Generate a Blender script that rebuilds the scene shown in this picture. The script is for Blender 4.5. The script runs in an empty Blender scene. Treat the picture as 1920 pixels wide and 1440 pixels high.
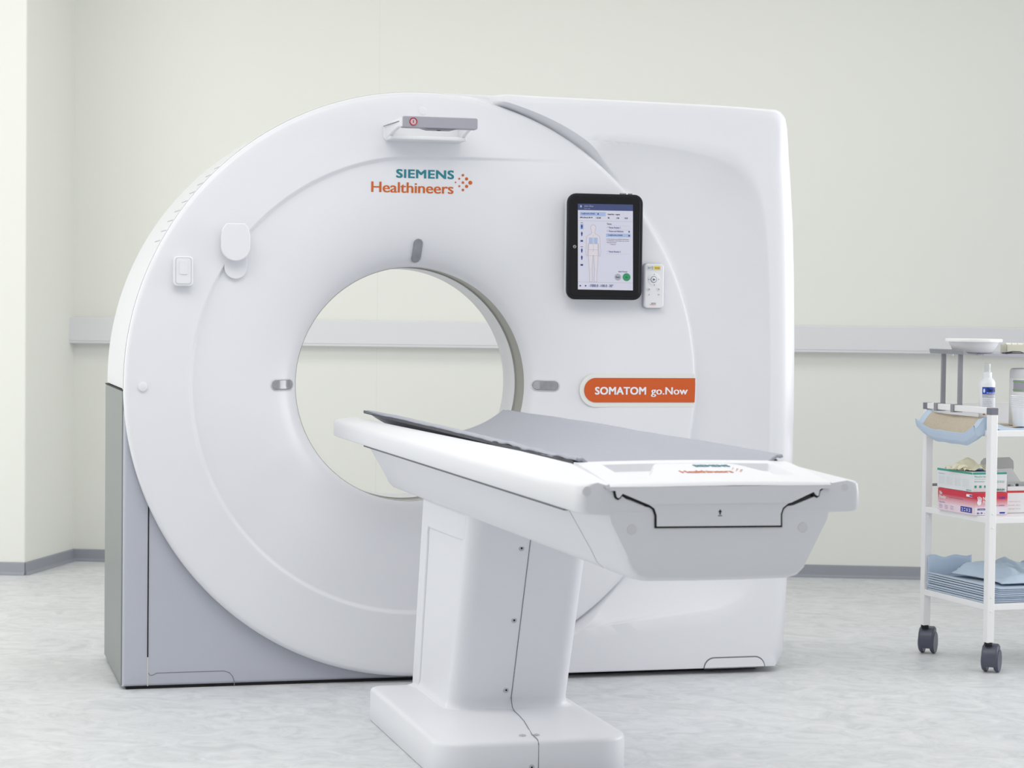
import bpy, bmesh, math, random
import numpy as np
from mathutils import Matrix, Vector, noise
random.seed(4)
C = bpy.context.scene.collection
PI = math.pi
def R(d): return math.radians(d)
# ------------------------------------------------------------------ frames
PHI = R(20.3)
M_W = Matrix.Identity(4)
M_G = Matrix.Rotation(PHI, 4, 'Z')                                   # scanner frame: x along its face, -y towards the couch end
M_T = M_G @ Matrix.Translation((1.848, -0.176, 0)) @ Matrix.Rotation(R(3.8), 4, 'Z')   # trolley frame, origin at its near left leg
# camera
FPX = 4135.0
CAM = Vector((0.909, -6.727, 1.148))
YAW = math.atan2(0.0924, 0.9957); PITCH = 0.0327; ROLL = 0.011
fw = Vector((-math.sin(YAW)*math.cos(PITCH), math.cos(YAW)*math.cos(PITCH), -math.sin(PITCH)))
rt = fw.cross(Vector((0, 0, 1))).normalized(); up = rt.cross(fw).normalized()
rt2 = rt*math.cos(ROLL) + up*math.sin(ROLL); up2 = up*math.cos(ROLL) - rt*math.sin(ROLL)
cd = bpy.data.cameras.new('camera'); cam = bpy.data.objects.new('camera', cd); C.objects.link(cam)
cam.matrix_world = Matrix(((rt2.x, up2.x, -fw.x, CAM.x), (rt2.y, up2.y, -fw.y, CAM.y), (rt2.z, up2.z, -fw.z, CAM.z), (0, 0, 0, 1)))
cd.sensor_width = 36; cd.lens = FPX/1920*36; cd.clip_end = 100
cd.dof.use_dof = True; cd.dof.focus_distance = 6.6; cd.dof.aperture_fstop = 10
bpy.context.scene.camera = cam
def at(px, py, y, M=M_G):
    """point (x, z) of plane y=const in frame M that the photo shows at px, py (used to measure flat faces)"""
    d = fw*FPX + rt2*(px-960) - up2*(py-720)
    Mi = M.inverted(); o = Mi @ CAM; dd = Mi.to_3x3() @ d
    t = (y-o.y)/dd.y; p = o+dd*t
    return (p.x, p.z)
def px_of(p, M=M_G):
    q = M @ Vector(p) - CAM
    return (960+FPX*q.dot(rt2)/q.dot(fw), 720-FPX*q.dot(up2)/q.dot(fw))
# ------------------------------------------------------------------ materials
def lin(c): return tuple((x/255/12.92 if x <= 10 else ((x/255+.055)/1.055)**2.4) for x in c)+(1,)
MATS = {}
def mat(name, rgb, rough=.4, metal=0, spec=.5, emit=0, coat=0, bump=0, bscale=60, trans=0, var=0, alpha=1):
    if name in MATS: return MATS[name]
    m = bpy.data.materials.new(name); m.use_nodes = True; nt = m.node_tree; b = nt.nodes['Principled BSDF']
    b.inputs['Base Color'].default_value = lin(rgb); b.inputs['Roughness'].default_value = rough
    b.inputs['Metallic'].default_value = metal; b.inputs['Specular IOR Level'].default_value = spec
    b.inputs['Coat Weight'].default_value = coat
    if trans: b.inputs['Transmission Weight'].default_value = trans
    if alpha < 1: b.inputs['Alpha'].default_value = alpha
    if emit:
        b.inputs['Emission Color'].default_value = lin(rgb); b.inputs['Emission Strength'].default_value = emit
    tc = nt.nodes.new('ShaderNodeTexCoord')
    n = nt.nodes.new('ShaderNodeTexNoise'); n.inputs['Scale'].default_value = bscale; n.inputs['Detail'].default_value = 4
    nt.links.new(tc.outputs['Object'], n.inputs['Vector'])
    if bump:
        bp = nt.nodes.new('ShaderNodeBump'); bp.inputs['Strength'].default_value = bump; bp.inputs['Distance'].default_value = .002
        nt.links.new(n.outputs['Fac'], bp.inputs['Height']); nt.links.new(bp.outputs['Normal'], b.inputs['Normal'])
    if var:
        mx = nt.nodes.new('ShaderNodeMix'); mx.data_type = 'RGBA'
        mx.inputs['A'].default_value = lin(rgb); mx.inputs['B'].default_value = lin(tuple(max(0, c-var) for c in rgb))
        nt.links.new(n.outputs['Fac'], mx.inputs['Factor']); nt.links.new(mx.outputs['Result'], b.inputs['Base Color'])
    MATS[name] = m; return m
WHITE = mat('gloss_white_plastic', (229, 230, 235), .34, bump=.02, bscale=300)
TWHITE = mat('couch_white_plastic', (230, 231, 236), .36)
GREY = mat('satin_grey_panel', (184, 187, 198), .38, bump=.03, bscale=200)
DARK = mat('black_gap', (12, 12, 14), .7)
SEAM = mat('grey_seam', (122, 123, 128), .6)
LSEAM = mat('light_seam', (188, 189, 194), .6)
# ------------------------------------------------------------------ mesh helpers
def setp(o, label=None, cat=None, group=None, kind=None):
    if label: o['label'] = label
    if cat: o['category'] = cat
    if group: o['group'] = group
    if kind: o['kind'] = kind
    return o
def thing(name, label, cat, M=M_G, loc=(0, 0, 0), rz=0, group=None):
    o = bpy.data.objects.new(name, None); C.objects.link(o); o.empty_display_size = .05
    o.matrix_world = M @ Matrix.Translation(loc) @ Matrix.Rotation(rz, 4, 'Z')
    return setp(o, label, cat, group)
def link(name, me, m, parent=None, M=None, smooth=40, bev=0, seg=3, sub=0, solid=0, solid_off=-1):
    o = bpy.data.objects.new(name, me); C.objects.link(o)
    if parent is not None: o.parent = parent
    elif M is not None: o.matrix_world = M
    if m:
        if isinstance(m, (list, tuple)):
            for q in m: me.materials.append(q)
        else: me.materials.append(m)
    if smooth:
        me.polygons.foreach_set('use_smooth', [True]*len(me.polygons))
        me.set_sharp_from_angle(angle=R(smooth))
    if solid:
        s = o.modifiers.new('thick', 'SOLIDIFY'); s.thickness = solid; s.offset = solid_off
    if bev:
        b = o.modifiers.new('bevel', 'BEVEL'); b.width = bev; b.segments = seg; b.limit_method = 'ANGLE'; b.angle_limit = R(35); b.harden_normals = False
    if sub:
        s = o.modifiers.new('sub', 'SUBSURF'); s.levels = sub; s.render_levels = sub
    return o
class MB:
    def __init__(s): s.v = []; s.f = []; s.mi = []; s.cur = 0
    def add(s, vs, fs):
        n = len(s.v); s.v += [tuple(v) for v in vs]; s.f += [tuple(i+n for i in f) for f in fs]; s.mi += [s.cur]*len(fs); return s
    def box(s, x0, x1, y0, y1, z0, z1, rz=0, tilt=None):
        vs = [(x, y, z) for z in (z0, z1) for y in (y0, y1) for x in (x0, x1)]
        if rz:
            cx, cy = (x0+x1)/2, (y0+y1)/2; c, q = math.cos(rz), math.sin(rz)
            vs = [(cx+(x-cx)*c-(y-cy)*q, cy+(x-cx)*q+(y-cy)*c, z) for x, y, z in vs]
        return s.add(vs, [(0, 2, 3, 1), (4, 5, 7, 6), (0, 1, 5, 4), (2, 6, 7, 3), (0, 4, 6, 2), (1, 3, 7, 5)])
    def prism_y(s, pts, y0, y1):                                     # outline in x,z extruded along y
        n = len(pts); vs = [(x, y0, z) for x, z in pts]+[(x, y1, z) for x, z in pts]
        return s.add(vs, [tuple(range(n)), tuple(range(2*n-1, n-1, -1))]+[(i, i+n, (i+1) % n+n, (i+1) % n) for i in range(n)])
    def prism_z(s, pts, z0, z1):
        n = len(pts); vs = [(x, y, z0) for x, y in pts]+[(x, y, z1) for x, y in pts]
        return s.add(vs, [tuple(range(n-1, -1, -1)), tuple(range(n, 2*n))]+[(i, (i+1) % n, (i+1) % n+n, i+n) for i in range(n)])
    def loft(s, loops, caps=True, closed=True):
        n = len(loops[0]); vs = [p for l in loops for p in l]; fs = []
        for k in range(len(loops)-1):
            for i in range(n if closed else n-1):
                j = (i+1) % n; fs.append((k*n+i, k*n+j, (k+1)*n+j, (k+1)*n+i))
        if caps:
            fs.append(tuple(range(n-1, -1, -1))); fs.append(tuple((len(loops)-1)*n+i for i in range(n)))
        return s.add(vs, fs)
    def lathe(s, prof, c=(0, 0, 0), seg=48, axis='z', sx=1, sy=1):
        loops = []
        for k in range(seg):
            a = 2*PI*k/seg; ca, sa = math.cos(a), math.sin(a)
            if axis == 'z': loops.append([(c[0]+r*ca*sx, c[1]+r*sa*sy, c[2]+h) for r, h in prof])
            elif axis == 'y': loops.append([(c[0]+r*ca*sx, c[1]+h, c[2]+r*sa*sy) for r, h in prof])
            else: loops.append([(c[0]+h, c[1]+r*ca, c[2]+r*sa) for r, h in prof])
        loops.append(loops[0]); n = len(prof)
        vs = [p for l in loops[:-1] for p in l]; fs = []
        for k in range(seg):
            k2 = (k+1) % seg
            for i in range(n-1): fs.append((k*n+i, k2*n+i, k2*n+i+1, k*n+i+1))
        return s.add(vs, fs)
    def tube(s, pts, r, seg=8, closed=False):
        pts = [Vector(p) for p in pts]; n = len(pts); loops = []
        prev = None
        for i in range(n):
            a = pts[(i-1) % n] if (i or closed) else pts[0]; b = pts[(i+1) % n] if (i < n-1 or closed) else pts[-1]
            t = (b-a).normalized()
            ref = prev if prev is not None else (Vector((0, 0, 1)) if abs(t.z) < .9 else Vector((1, 0, 0)))
            u = (ref - t*ref.dot(t)).normalized(); w = t.cross(u); prev = u
            rr = r[i] if isinstance(r, (list, tuple)) else r
            loops.append([pts[i]+u*rr*math.cos(2*PI*k/seg)+w*rr*math.sin(2*PI*k/seg) for k in range(seg)])
        if closed: loops.append(loops[0]); return s.loft(loops, False)
        return s.loft(loops, True)
    def grid(s, fn, nu, nv):
        vs = [fn(i/nu, j/nv) for j in range(nv+1) for i in range(nu+1)]
        return s.add(vs, [(j*(nu+1)+i, j*(nu+1)+i+1, (j+1)*(nu+1)+i+1, (j+1)*(nu+1)+i) for j in range(nv) for i in range(nu)])
    def mesh(s, name='m', fix=True, weld=False):
        me = bpy.data.meshes.new(name); me.from_pydata(s.v, [], s.f); me.polygons.foreach_set('material_index', s.mi)
        if fix:
            bm = bmesh.new(); bm.from_mesh(me)
            if weld: bmesh.ops.remove_doubles(bm, verts=bm.verts, dist=1e-5)
            bmesh.ops.recalc_face_normals(bm, faces=bm.faces); bm.to_mesh(me); bm.free()
        return me
    def out(s, name, m, parent=None, M=None, **k):
        fix = k.pop('fix', True); weld = k.pop('weld', False)
        return link(name, s.mesh(name, fix, weld), m, parent, M, **k)
def rrect(x0, x1, z0, z1, r, n=8):
    rs = r if isinstance(r, (list, tuple)) else [r]*4               # bl, br, tr, tl
    pts = []
    for (cx, cz, a0, q) in ((x0+rs[0], z0+rs[0], PI, rs[0]), (x1-rs[1], z0+rs[1], 1.5*PI, rs[1]), (x1-rs[2], z1-rs[2], 0, rs[2]), (x0+rs[3], z1-rs[3], .5*PI, rs[3])):
        for k in range(n+1):
            a = a0+.5*PI*k/n; pts.append((cx+q*math.cos(a), cz+q*math.sin(a)))
    return pts
def inset(pts, d):
    """shrink a convex-ish outline by d"""
    n = len(pts); out = []
    cx = sum(p[0] for p in pts)/n; cz = sum(p[1] for p in pts)/n
    for i in range(n):
        a = Vector(pts[i-1]); b = Vector(pts[i]); c = Vector(pts[(i+1) % n])
        e = (c-a)
        if e.length < 1e-9: out.append(pts[i]); continue
        nrm = Vector((-e.y, e.x)).normalized()
        out.append((b.x+nrm.x*d, b.y+nrm.y*d))
    return out
def sm(x, a, b):
    t = min(1, max(0, (x-a)/(b-a))); return t*t*(3-2*t)
def text_data(body, off=.0, spacing=1.0, res=4):
    cu = bpy.data.curves.new('t', 'FONT'); cu.body = body; cu.offset = off; cu.resolution_u = res; cu.space_character = spacing
    o = bpy.data.objects.new('t', cu); C.objects.link(o); bpy.context.view_layer.update()
    dg = bpy.context.evaluated_depsgraph_get(); me = bpy.data.meshes.new_from_object(o.evaluated_get(dg))
    v = np.array([(p.co.x, p.co.y) for p in me.vertices]) if len(me.vertices) else np.zeros((1, 2)); f = [tuple(p.vertices) for p in me.polygons]
    bpy.data.objects.remove(o); bpy.data.curves.remove(cu); bpy.data.meshes.remove(me)
    return v, f
def text_into(mb, body, fn, box, off=0, spacing=1.0, keep=False):
    """lay text into box (u0,u1,v0,v1) of a surface fn(u,v)->xyz"""
    v, f = text_data(body, 0, spacing)
    mn = v.min(0); mx = v.max(0); h = (box[3]-box[2]); b_ = off*h*1.3
    sx = (box[1]-box[0]-2*b_)/max(1e-6, mx[0]-mn[0]); sy = (h-2*b_*.6)/max(1e-6, mx[1]-mn[1])
    sh = [(0, 0)] if off < .012 else ([(-1, 0), (1, 0)] if off < .025 else [(-1, -.6), (1, -.6), (-1, .6), (1, .6), (0, 0)])
    c_ = Vector(fn(box[0], box[2])); du = Vector(fn(box[0]+.001*(1 if sx < 1 else 1), box[2]))-c_; dv = Vector(fn(box[0], box[2]+.001))-c_
    nr = du.cross(dv); nr = nr.normalized() if nr.length > 0 else Vector((0, 0, 0))
    for k_, (dx, dy) in enumerate(sh):
        mb.add([Vector(fn(box[0]+b_+(p[0]-mn[0])*sx+dx*b_, box[2]+b_*.6+(p[1]-mn[1])*sy+dy*b_))+nr*(.00007*k_) for p in v], f)
    return mb
def struct(name, mb, m, **k):
    o = mb.out(name, m, M=M_W, **k); o['kind'] = 'structure'; return o
# ------------------------------------------------------------------ the room
wm = mat('wall_paint', (233, 234, 228), .75, bump=.08, bscale=350)
nt = wm.node_tree; b = nt.nodes['Principled BSDF']                   # a fine joint between two wall boards
tc = nt.nodes.new('ShaderNodeTexCoord'); sep = nt.nodes.new('ShaderNodeSeparateXYZ'); nt.links.new(tc.outputs['Object'], sep.inputs[0])
def mth(op, a, bb):
    n = nt.nodes.new('ShaderNodeMath'); n.operation = op
    for i, q in enumerate((a, bb)):
        if isinstance(q, (int, float)): n.inputs[i].default_value = q
        elif q is not None: nt.links.new(q, n.inputs[i])
    return n.outputs[0]
j = mth('LESS_THAN', mth('ABSOLUTE', mth('SUBTRACT', sep.outputs['X'], -.60), None), .0018)
mx = nt.nodes.new('ShaderNodeMix'); mx.data_type = 'RGBA'; mx.inputs['A'].default_value = lin((233, 234, 228)); mx.inputs['B'].default_value = lin((228, 228, 222))
nt.links.new(j, mx.inputs['Factor']); nt.links.new(mx.outputs['Result'], b.inputs['Base Color'])
fm = bpy.data.materials.new('marbled_linoleum'); fm.use_nodes = True; nt = fm.node_tree; b = nt.nodes['Principled BSDF']
tc = nt.nodes.new('ShaderNodeTexCoord'); mp = nt.nodes.new('ShaderNodeMapping'); mp.inputs['Rotation'].default_value = (0, 0, R(35)); mp.inputs['Scale'].default_value = (1, 1.15, 1)
nt.links.new(tc.outputs['Object'], mp.inputs['Vector'])
n1 = nt.nodes.new('ShaderNodeTexNoise'); n1.inputs['Scale'].default_value = 8; n1.inputs['Detail'].default_value = 9; n1.inputs['Roughness'].default_value = .68; n1.inputs['Distortion'].default_value = 1.6
n2 = nt.nodes.new('ShaderNodeTexNoise'); n2.inputs['Scale'].default_value = 1.4; n2.inputs['Detail'].default_value = 3
nt.links.new(mp.outputs[0], n1.inputs['Vector']); nt.links.new(mp.outputs[0], n2.inputs['Vector'])
cr = nt.nodes.new('ShaderNodeValToRGB'); e = cr.color_ramp.elements
e[0].position = .3; e[0].color = lin((203, 206, 208)); e[1].position = .72; e[1].color = lin((236, 237, 240))
q = cr.color_ramp.elements.new(.5); q.color = lin((222, 224, 227))
nt.links.new(n1.outputs['Fac'], cr.inputs['Fac'])
mx = nt.nodes.new('ShaderNodeMix'); mx.data_type = 'RGBA'; mx.blend_type = 'MULTIPLY'; mx.inputs['Factor'].default_value = .18
nt.links.new(cr.outputs[0], mx.inputs['A']); nt.links.new(n2.outputs['Fac'], mx.inputs['B'])
nt.links.new(mx.outputs['Result'], b.inputs['Base Color']); b.inputs['Roughness'].default_value = .42
bp = nt.nodes.new('ShaderNodeBump'); bp.inputs['Strength'].default_value = .12; bp.inputs['Distance'].default_value = .002
nt.links.new(n1.outputs['Fac'], bp.inputs['Height']); nt.links.new(bp.outputs[0], b.inputs['Normal'])
BW = 3.0                                                            # back wall plane
XR, XL, YF = 4.2, -4.0, -9.0
struct('floor', MB().box(XL, XR, YF, BW+.1, -.05, 0), fm, smooth=0)
struct('wall_back', MB().box(-1.99, XR, BW, BW+.12, 0, 3.05), wm, smooth=0)
# the pier in the left corner: a slanting side face, then a face towards the room
pier = [(-1.981, BW+.12), (-1.981, BW), (-2.025, 2.441), (XL, 2.44), (XL, BW+.12)]
struct('wall_left', MB().prism_z(pier, 0, 3.05), wm, smooth=0, bev=.006)
struct('wall_side', MB().box(XL-.1, XL, YF, BW+.12, 0, 3.05), wm, smooth=0)
struct('ceiling', MB().box(XL-.1, XR, YF, BW+.12, 3.05, 3.12), mat('ceiling_white', (236, 236, 232), .8), smooth=0)
bbm = mat('grey_vinyl_skirting', (152, 155, 164), .5)
def baseboard(name, p0, p1, side):
    d = (Vector(p1)-Vector(p0)); L = d.length; d.normalize(); n = Vector((d.y, -d.x))*side
    prof = [(0, 0), (.018, 0), (.012, .004), (.008, .012), (.006, .05), (.004, .054), (0, .054)]
    loops = [[(p[0]+n.x*a, p[1]+n.y*a, .0005+h) for a, h in prof] for p in (p0, p1)]
    struct(name, MB().loft(loops), bbm, smooth=0)
baseboard('baseboard_back', (-1.981, BW), (XR, BW), 1)
baseboard('baseboard_left', (-2.025, 2.441), (-1.981, BW), 1)
baseboard('baseboard_side', (XL, 2.44), (-2.025, 2.44), 1)
# wall duct (trunking) that runs along the wall
tm = mat('duct_plastic', (222, 223, 226), .5)
t = thing('cable_duct', 'white plastic cable duct running along the cream wall behind the scanner', 'cable duct', M_W, (-2.01, BW-.0005, .985))
zt, zb = .118, 0
MB().loft([[(x, -yy, zz) for yy, zz in ((0, 0), (.05, 0), (.056, .004), (.056, zt-.004), (.05, zt), (0, zt))] for x in (0, XR+2.0)]).out('duct_body', tm, t, smooth=0)
MB().box(0, XR+2.0, -.0585, -.056, .014, zt-.016).out('duct_lid', tm, t, smooth=0)
# ------------------------------------------------------------------ the scanner
ZC = .918; RD = .9; RB = .365
gan = thing('ct_scanner', 'large white CT scanner gantry with round bore, grey lower left panel and orange name strip', 'ct scanner')
def rcrease(th):
    if th < PI/2 and th > 0: return min(.705/math.sin(th), 1.2)
    return .705
def step(th):
    d = math.degrees(th) % 360
    if d < 90: return sm(d, 52, 92)
    if d > 270: return 1-sm(d, 270, 318)
    return 1.0
FUN0 = .63
def ydisc(r, th):
    s = step(th); rc = rcrease(th)
    y = .013*s*(1-sm(r, rc-.010, rc+.002))
    if r < FUN0:
        q = min(1, (FUN0-r)/(FUN0-RB)); y += .125*(1-math.sqrt(max(0, 1-q**2.25)))
    return y
rs = [RB+.0001+(FUN0-RB)*(1-math.cos(PI/2*k/26)) for k in range(27)]
rs += [.63+.06*k/5 for k in range(1, 6)]
NS = 288
mb = MB(); loops = []
for k in range(NS):
    th = 2*PI*k/NS; rc = rcrease(th) if rcrease(th) < .86 else .86
    st = list(rs)
    st = [x for x in st if x < rc-.014]
    while len(st) < 31: st.append(st[-1]+(rc-.014-st[-1])*.5)
    st = st[:31]
    st += [rc-.012+.016*i/8 for i in range(9)]
    st += [rc+.006+(.885-rc-.006)*i/8 for i in range(1, 9)]
    l = [(r*math.cos(th), ydisc(r, th), ZC+r*math.sin(th)) for r in st]
    kb = 1-.35*sm(math.cos(th), -.1, .5)                             # the rim is rounded more on its free left half
    for q_, y in ((.010, .0012), (.004, .006), (.0015, .010), (0, .016)):
        r = .9-q_*kb; l.append((r*math.cos(th), y*kb, ZC+r*math.sin(th)))
    for r, y in ((.9, .034), (.885, .036)): l.append((r*math.cos(th), y, ZC+r*math.sin(th)))
    loops.append(l)
n = len(loops[0]); vs = [p for l in loops for p in l]
mb.add(vs, [(k*n+i, ((k+1) % NS)*n+i, ((k+1) % NS)*n+i+1, k*n+i+1) for k in range(NS) for i in range(n-1)])
mb.out('front_cover', WHITE, gan, smooth=35)
# outline of the housing on the right of the disc, measured on its silhouette
def P(px, py, y=0.0): return at(px, py, y)
side = [P(1468.5, 230, .05), P(1474, 270, .05), P(1479, 330, .05), P(1484, 420, .05), P(1486.5, 520, .05), P(1487.5, 640, .05), P(1486.5, 760, .05), P(1484, 860, .05), P(1479, 980, .05), P(1474, 1070, .05), P(1467, 1186, .05), P(1462, 1248, .05)]
ztop = [(0.0, 1.820), (.3, 1.819), (.6, 1.816), (.9, 1.812)]
outl = [(0.43, .018), (.8, .018), (side[-1][0]-.03, .018), (side[-1][0]-.008, .026)] + [(x, z) for x, z in reversed(side)]
xt = side[0][0]
cor = []
for k in range(1, 10):
    a = k/10*PI/2; cor.append((xt-.05+.05*math.cos(a), 1.755+.05*math.sin(a)+.002*k/10))
outl += cor + [(x, z) for x, z in reversed(ztop)]
dense = []
for a, bb in zip(outl[:-1], outl[1:]):
    for i in range(12): dense.append((a[0]+(bb[0]-a[0])*i/12, a[1]+(bb[1]-a[1])*i/12))
dense.append(outl[-1])
oth = np.array([math.atan2(z-ZC, x) for x, z in dense]); orr = np.array([math.hypot(x, z-ZC) for x, z in dense])
idx = np.argsort(oth); oth = oth[idx]; orr = orr[idx]
TH0 = math.atan2(.018-ZC, .43)
def Rout(th):
    if th >= PI/2: return .902-.006*sm(th, PI/2, PI/2+.5)
    return float(np.interp(th, oth, orr))
YF0 = -.028
cre_px = [(1098, 262), (1150, 264), (1200, 268), (1250, 274), (1290, 281), (1335, 291), (1368, 303), (1392, 320), (1410, 342), (1422, 370), (1430, 405), (1435, 445), (1439, 510), (1442, 600), (1443, 700), (1441, 840), (1438, 950), (1432, 1040), (1420, 1090), (1400, 1118), (1375, 1134), (1348, 1144), (1290, 1153), (1220, 1162), (1150, 1171), (1094, 1179)]
cre = [P(a, bb, YF0) for a, bb in cre_px]
cd_ = []
for a, bb in zip(cre[:-1], cre[1:]):
    for i in range(10): cd_.append((a[0]+(bb[0]-a[0])*i/10, a[1]+(bb[1]-a[1])*i/10))
cd_.append(cre[-1]); cdn = np.array(cd_)
cth = np.array([math.atan2(z-ZC, x) for x, z in cd_]); crr = np.array([math.hypot(x, z-ZC) for x, z in cd_])
ii = np.argsort(cth); cth = cth[ii]; crr = crr[ii]; CT0, CT1 = cth[0], cth[-1]
def field(r, th, lvl):
    if CT0 < th < CT1:
        rc = float(np.interp(th, cth, crr))
        if r < rc:
            x, z = r*math.cos(th), ZC+r*math.sin(th)
            d = float(np.min(np.hypot(cdn[:, 0]-x, cdn[:, 1]-z)))
            return lvl+.066*(1-math.exp(-d/.11))*sm(CT1-th, 0, .09)*sm(th-CT0, 0, .09)
    return lvl
CR0 = float(crr[-1]); CR1 = float(crr[0]); D0 = math.degrees(CT1); D1 = math.degrees(CT0)
def wallw(d):
    if d > 0: return .010+(CR0-.9012-.010)*sm(d, D0-10, D0)*(1-.8*sm(d, D0, 76))
    return .010+(CR1-.9012-.010)*sm(-d, -D1-12, -D1)*(1-.3*sm(-d, -D1, -D1+10))
def housing_ray(th):
    d = math.degrees(th); Ro = Rout(th)
    proud = 1-sm(d, 73.5, 76); lvl = .034+(YF0-.034)*proud
    rho = .085 if d < 30 else .085-(.085-.03)*sm(d, 30, 42)
    if d < -36: rho = .085-.079*sm(-d, 36.5, 37.5)
    av = Ro-.901; w = wallw(d)
    rho = max(.0008, min(rho, av*.45)); w = max(.0004, min(w, av*.55))
    pts = [(.885, .040), (.9012, .020)]
    r1 = .9012+w
    for i in range(1, 9):
        q = i/8; r = .9012+w*q; tgt = field(r1, th, lvl); pts.append((r, .020+(tgt-.020)*(q*q*(3-2*q)*.5+q*.5)))
    re = Ro-rho
    rc = float(np.interp(th, cth, crr)) if CT0 < th < CT1 else r1+(re-r1)*.5
    rc = min(max(rc, r1+.0005*(1 if av > .01 else .01)), re-.0002) if av > .01 else (r1+re)/2
    for i in range(1, 25):
        r = r1+(rc-r1)*(i/24); pts.append((r, field(r, th, lvl)))
    for i in range(1, 5):
        r = rc+(re-rc)*i/4; pts.append((r, lvl))
    for i in range(1, 11):
        a = PI/2*i/10; pts.append((re+rho*math.sin(a), lvl+rho*(1-math.cos(a))))
    y0 = lvl+rho
    for i in range(1, 4): pts.append((Ro, y0+(.65-y0)*i/3))
    pts += [(Ro-.008, .667), (Ro-.03, .675), (.52, .675)]
    return [(r*math.cos(th), y, ZC+r*math.sin(th)) for r, y in pts]
ths = list(np.linspace(TH0, R(180.9), 420)); ths += list(np.linspace(R(46), CT1+.01, 30)); ths = sorted(ths)
mb = MB(); mb.loft([housing_ray(t_) for t_ in ths], caps=True, closed=False); mb.f = mb.f[:-2]; mb.mi = mb.mi[:-2]
mb.out('side_cover', WHITE, gan, smooth=50)
# grey lower cabinet
def cab_out(th):
    d = math.degrees(th) % 360; c, s_ = math.cos(th), math.sin(th)
    best = 9
    if c < 0: best = min(best, .897/(-c) if .897/(-c) <= .897 or s_ < -.09 else .899)
    if s_ < 0: best = min(best, (ZC-.009)/(-s_))
    if c < 0 and s_ > -.09: best = .899
    if c > 0: best = min(best, .425/c)
    return best
def cab_ray(th):
    Ro = cab_out(th); pts = [(.55, .040), (.80, .040)]
    e = Ro-.012
    for i in range(0, 6): pts.append((.80+(e-.80)*(i+1)/6, .040))
    for i in range(1, 7):
        a = PI/2*i/6; pts.append((e+.012*math.sin(a), .040+.012*(1-math.cos(a))))
    pts += [(Ro, .3), (Ro, .66), (Ro-.01, .675), (.52, .675)]
    return [(r*math.cos(th), y, ZC+r*math.sin(th)) for r, y in pts]
cths = sorted(list(np.linspace(R(181.3), TH0+2*PI-.004, 200))+[math.atan2(.009-ZC, -.897)+2*PI+k*.0006 for k in (-2, -1, 0, 1, 2)])
mb = MB(); mb.loft([cab_ray(t_) for t_ in cths], closed=False); mb.f = mb.f[:-2]; mb.mi = mb.mi[:-2]
mb.v = [v for v in mb.v]
mb.out('lower_cabinet', GREY, gan, smooth=50)
MB().box(-.9012, -.8905, .052, .664, .012, .8985).out('cabinet_side_panel', mat('grey_green_panel', (130, 135, 135), .42, bump=.03, bscale=200), gan, smooth=0, bev=.003)
MB().box(-.9018, -.875, .042, .672, .8990, .9015).out('cabinet_seam', DARK, gan, smooth=0)
# bore
ring = mat('scan_window_film', (150, 149, 143), .35)
MB().lathe([(.3655, .1240), (.369, .127), (.369, .232), (.3655, .235)], (0, 0, ZC), 160, 'y').out('scan_window', ring, gan, smooth=40, fix=False)
MB().lathe([(.366, .235), (.3648, .2355), (.3648, .238), (.364, .375), (.375, .395), (.42, .47), (.48, .58), (.50, .64), (.53, .678)], (0, 0, ZC), 160, 'y').out('bore_liner', WHITE, gan, smooth=40, fix=False)
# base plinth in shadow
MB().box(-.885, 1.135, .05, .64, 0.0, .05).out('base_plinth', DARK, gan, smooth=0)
# slot and access flap lines on the grey cabinet
xg, z0g = P(277, 1232, .04); _, z1g = P(277, 945, .04)
MB().box(xg-.0018, xg+.0018, .0385, .041, z0g, z1g).out('panel_gap', DARK, gan, smooth=0)
MB().box(xg-.0015, xg+.0015, 0.0392, .041, .010, z0g).out('panel_joint', mat('pale_seam', (206, 205, 200), .6), gan, smooth=0)
ln = [P(278, 1262, .04), P(281, 1266, .04), P(286, 1266, .04), P(294, 1262, .04), P(350, 1260, .04), P(420, 1258, .04), P(430, 1261, .04), P(436, 1268, .04), P(439, 1277, .04), P(439.5, 1292, .04)]
MB().tube([(x, .0400, z) for x, z in ln], .0011, 6).out('flap_joint', SEAM, gan)
# access flap on the white cover, lower right
yb = YF0
x0, zz = P(1319, 1262, yb); x1, _ = P(1434, 1260, yb); _, ztp = P(1376, 1231, yb)
fl = rrect(x0, x1, .020, ztp, [.002, .002, .035, .035])
MB().prism_y(fl, yb-.0006, yb+.003).out('flap_gap', SEAM, gan, smooth=0)
MB().prism_y(rrect(x0+.003, x1-.003, .018, ztp-.004, [.002, .002, .033, .033]), yb-.003, yb+.003).out('access_flap', WHITE, gan, smooth=30, bev=.0012, seg=2)
# vent slots on the shell, upper left
for i in range(9):
    th = R(151-i*2.35)
    rr = .8966; pts = []
    for yy in (.12, .26): pts.append((rr*math.cos(th), yy, ZC+rr*math.sin(th)))
    MB().tube(pts, .0014, 6).out('vent_slot', LSEAM, gan)
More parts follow.
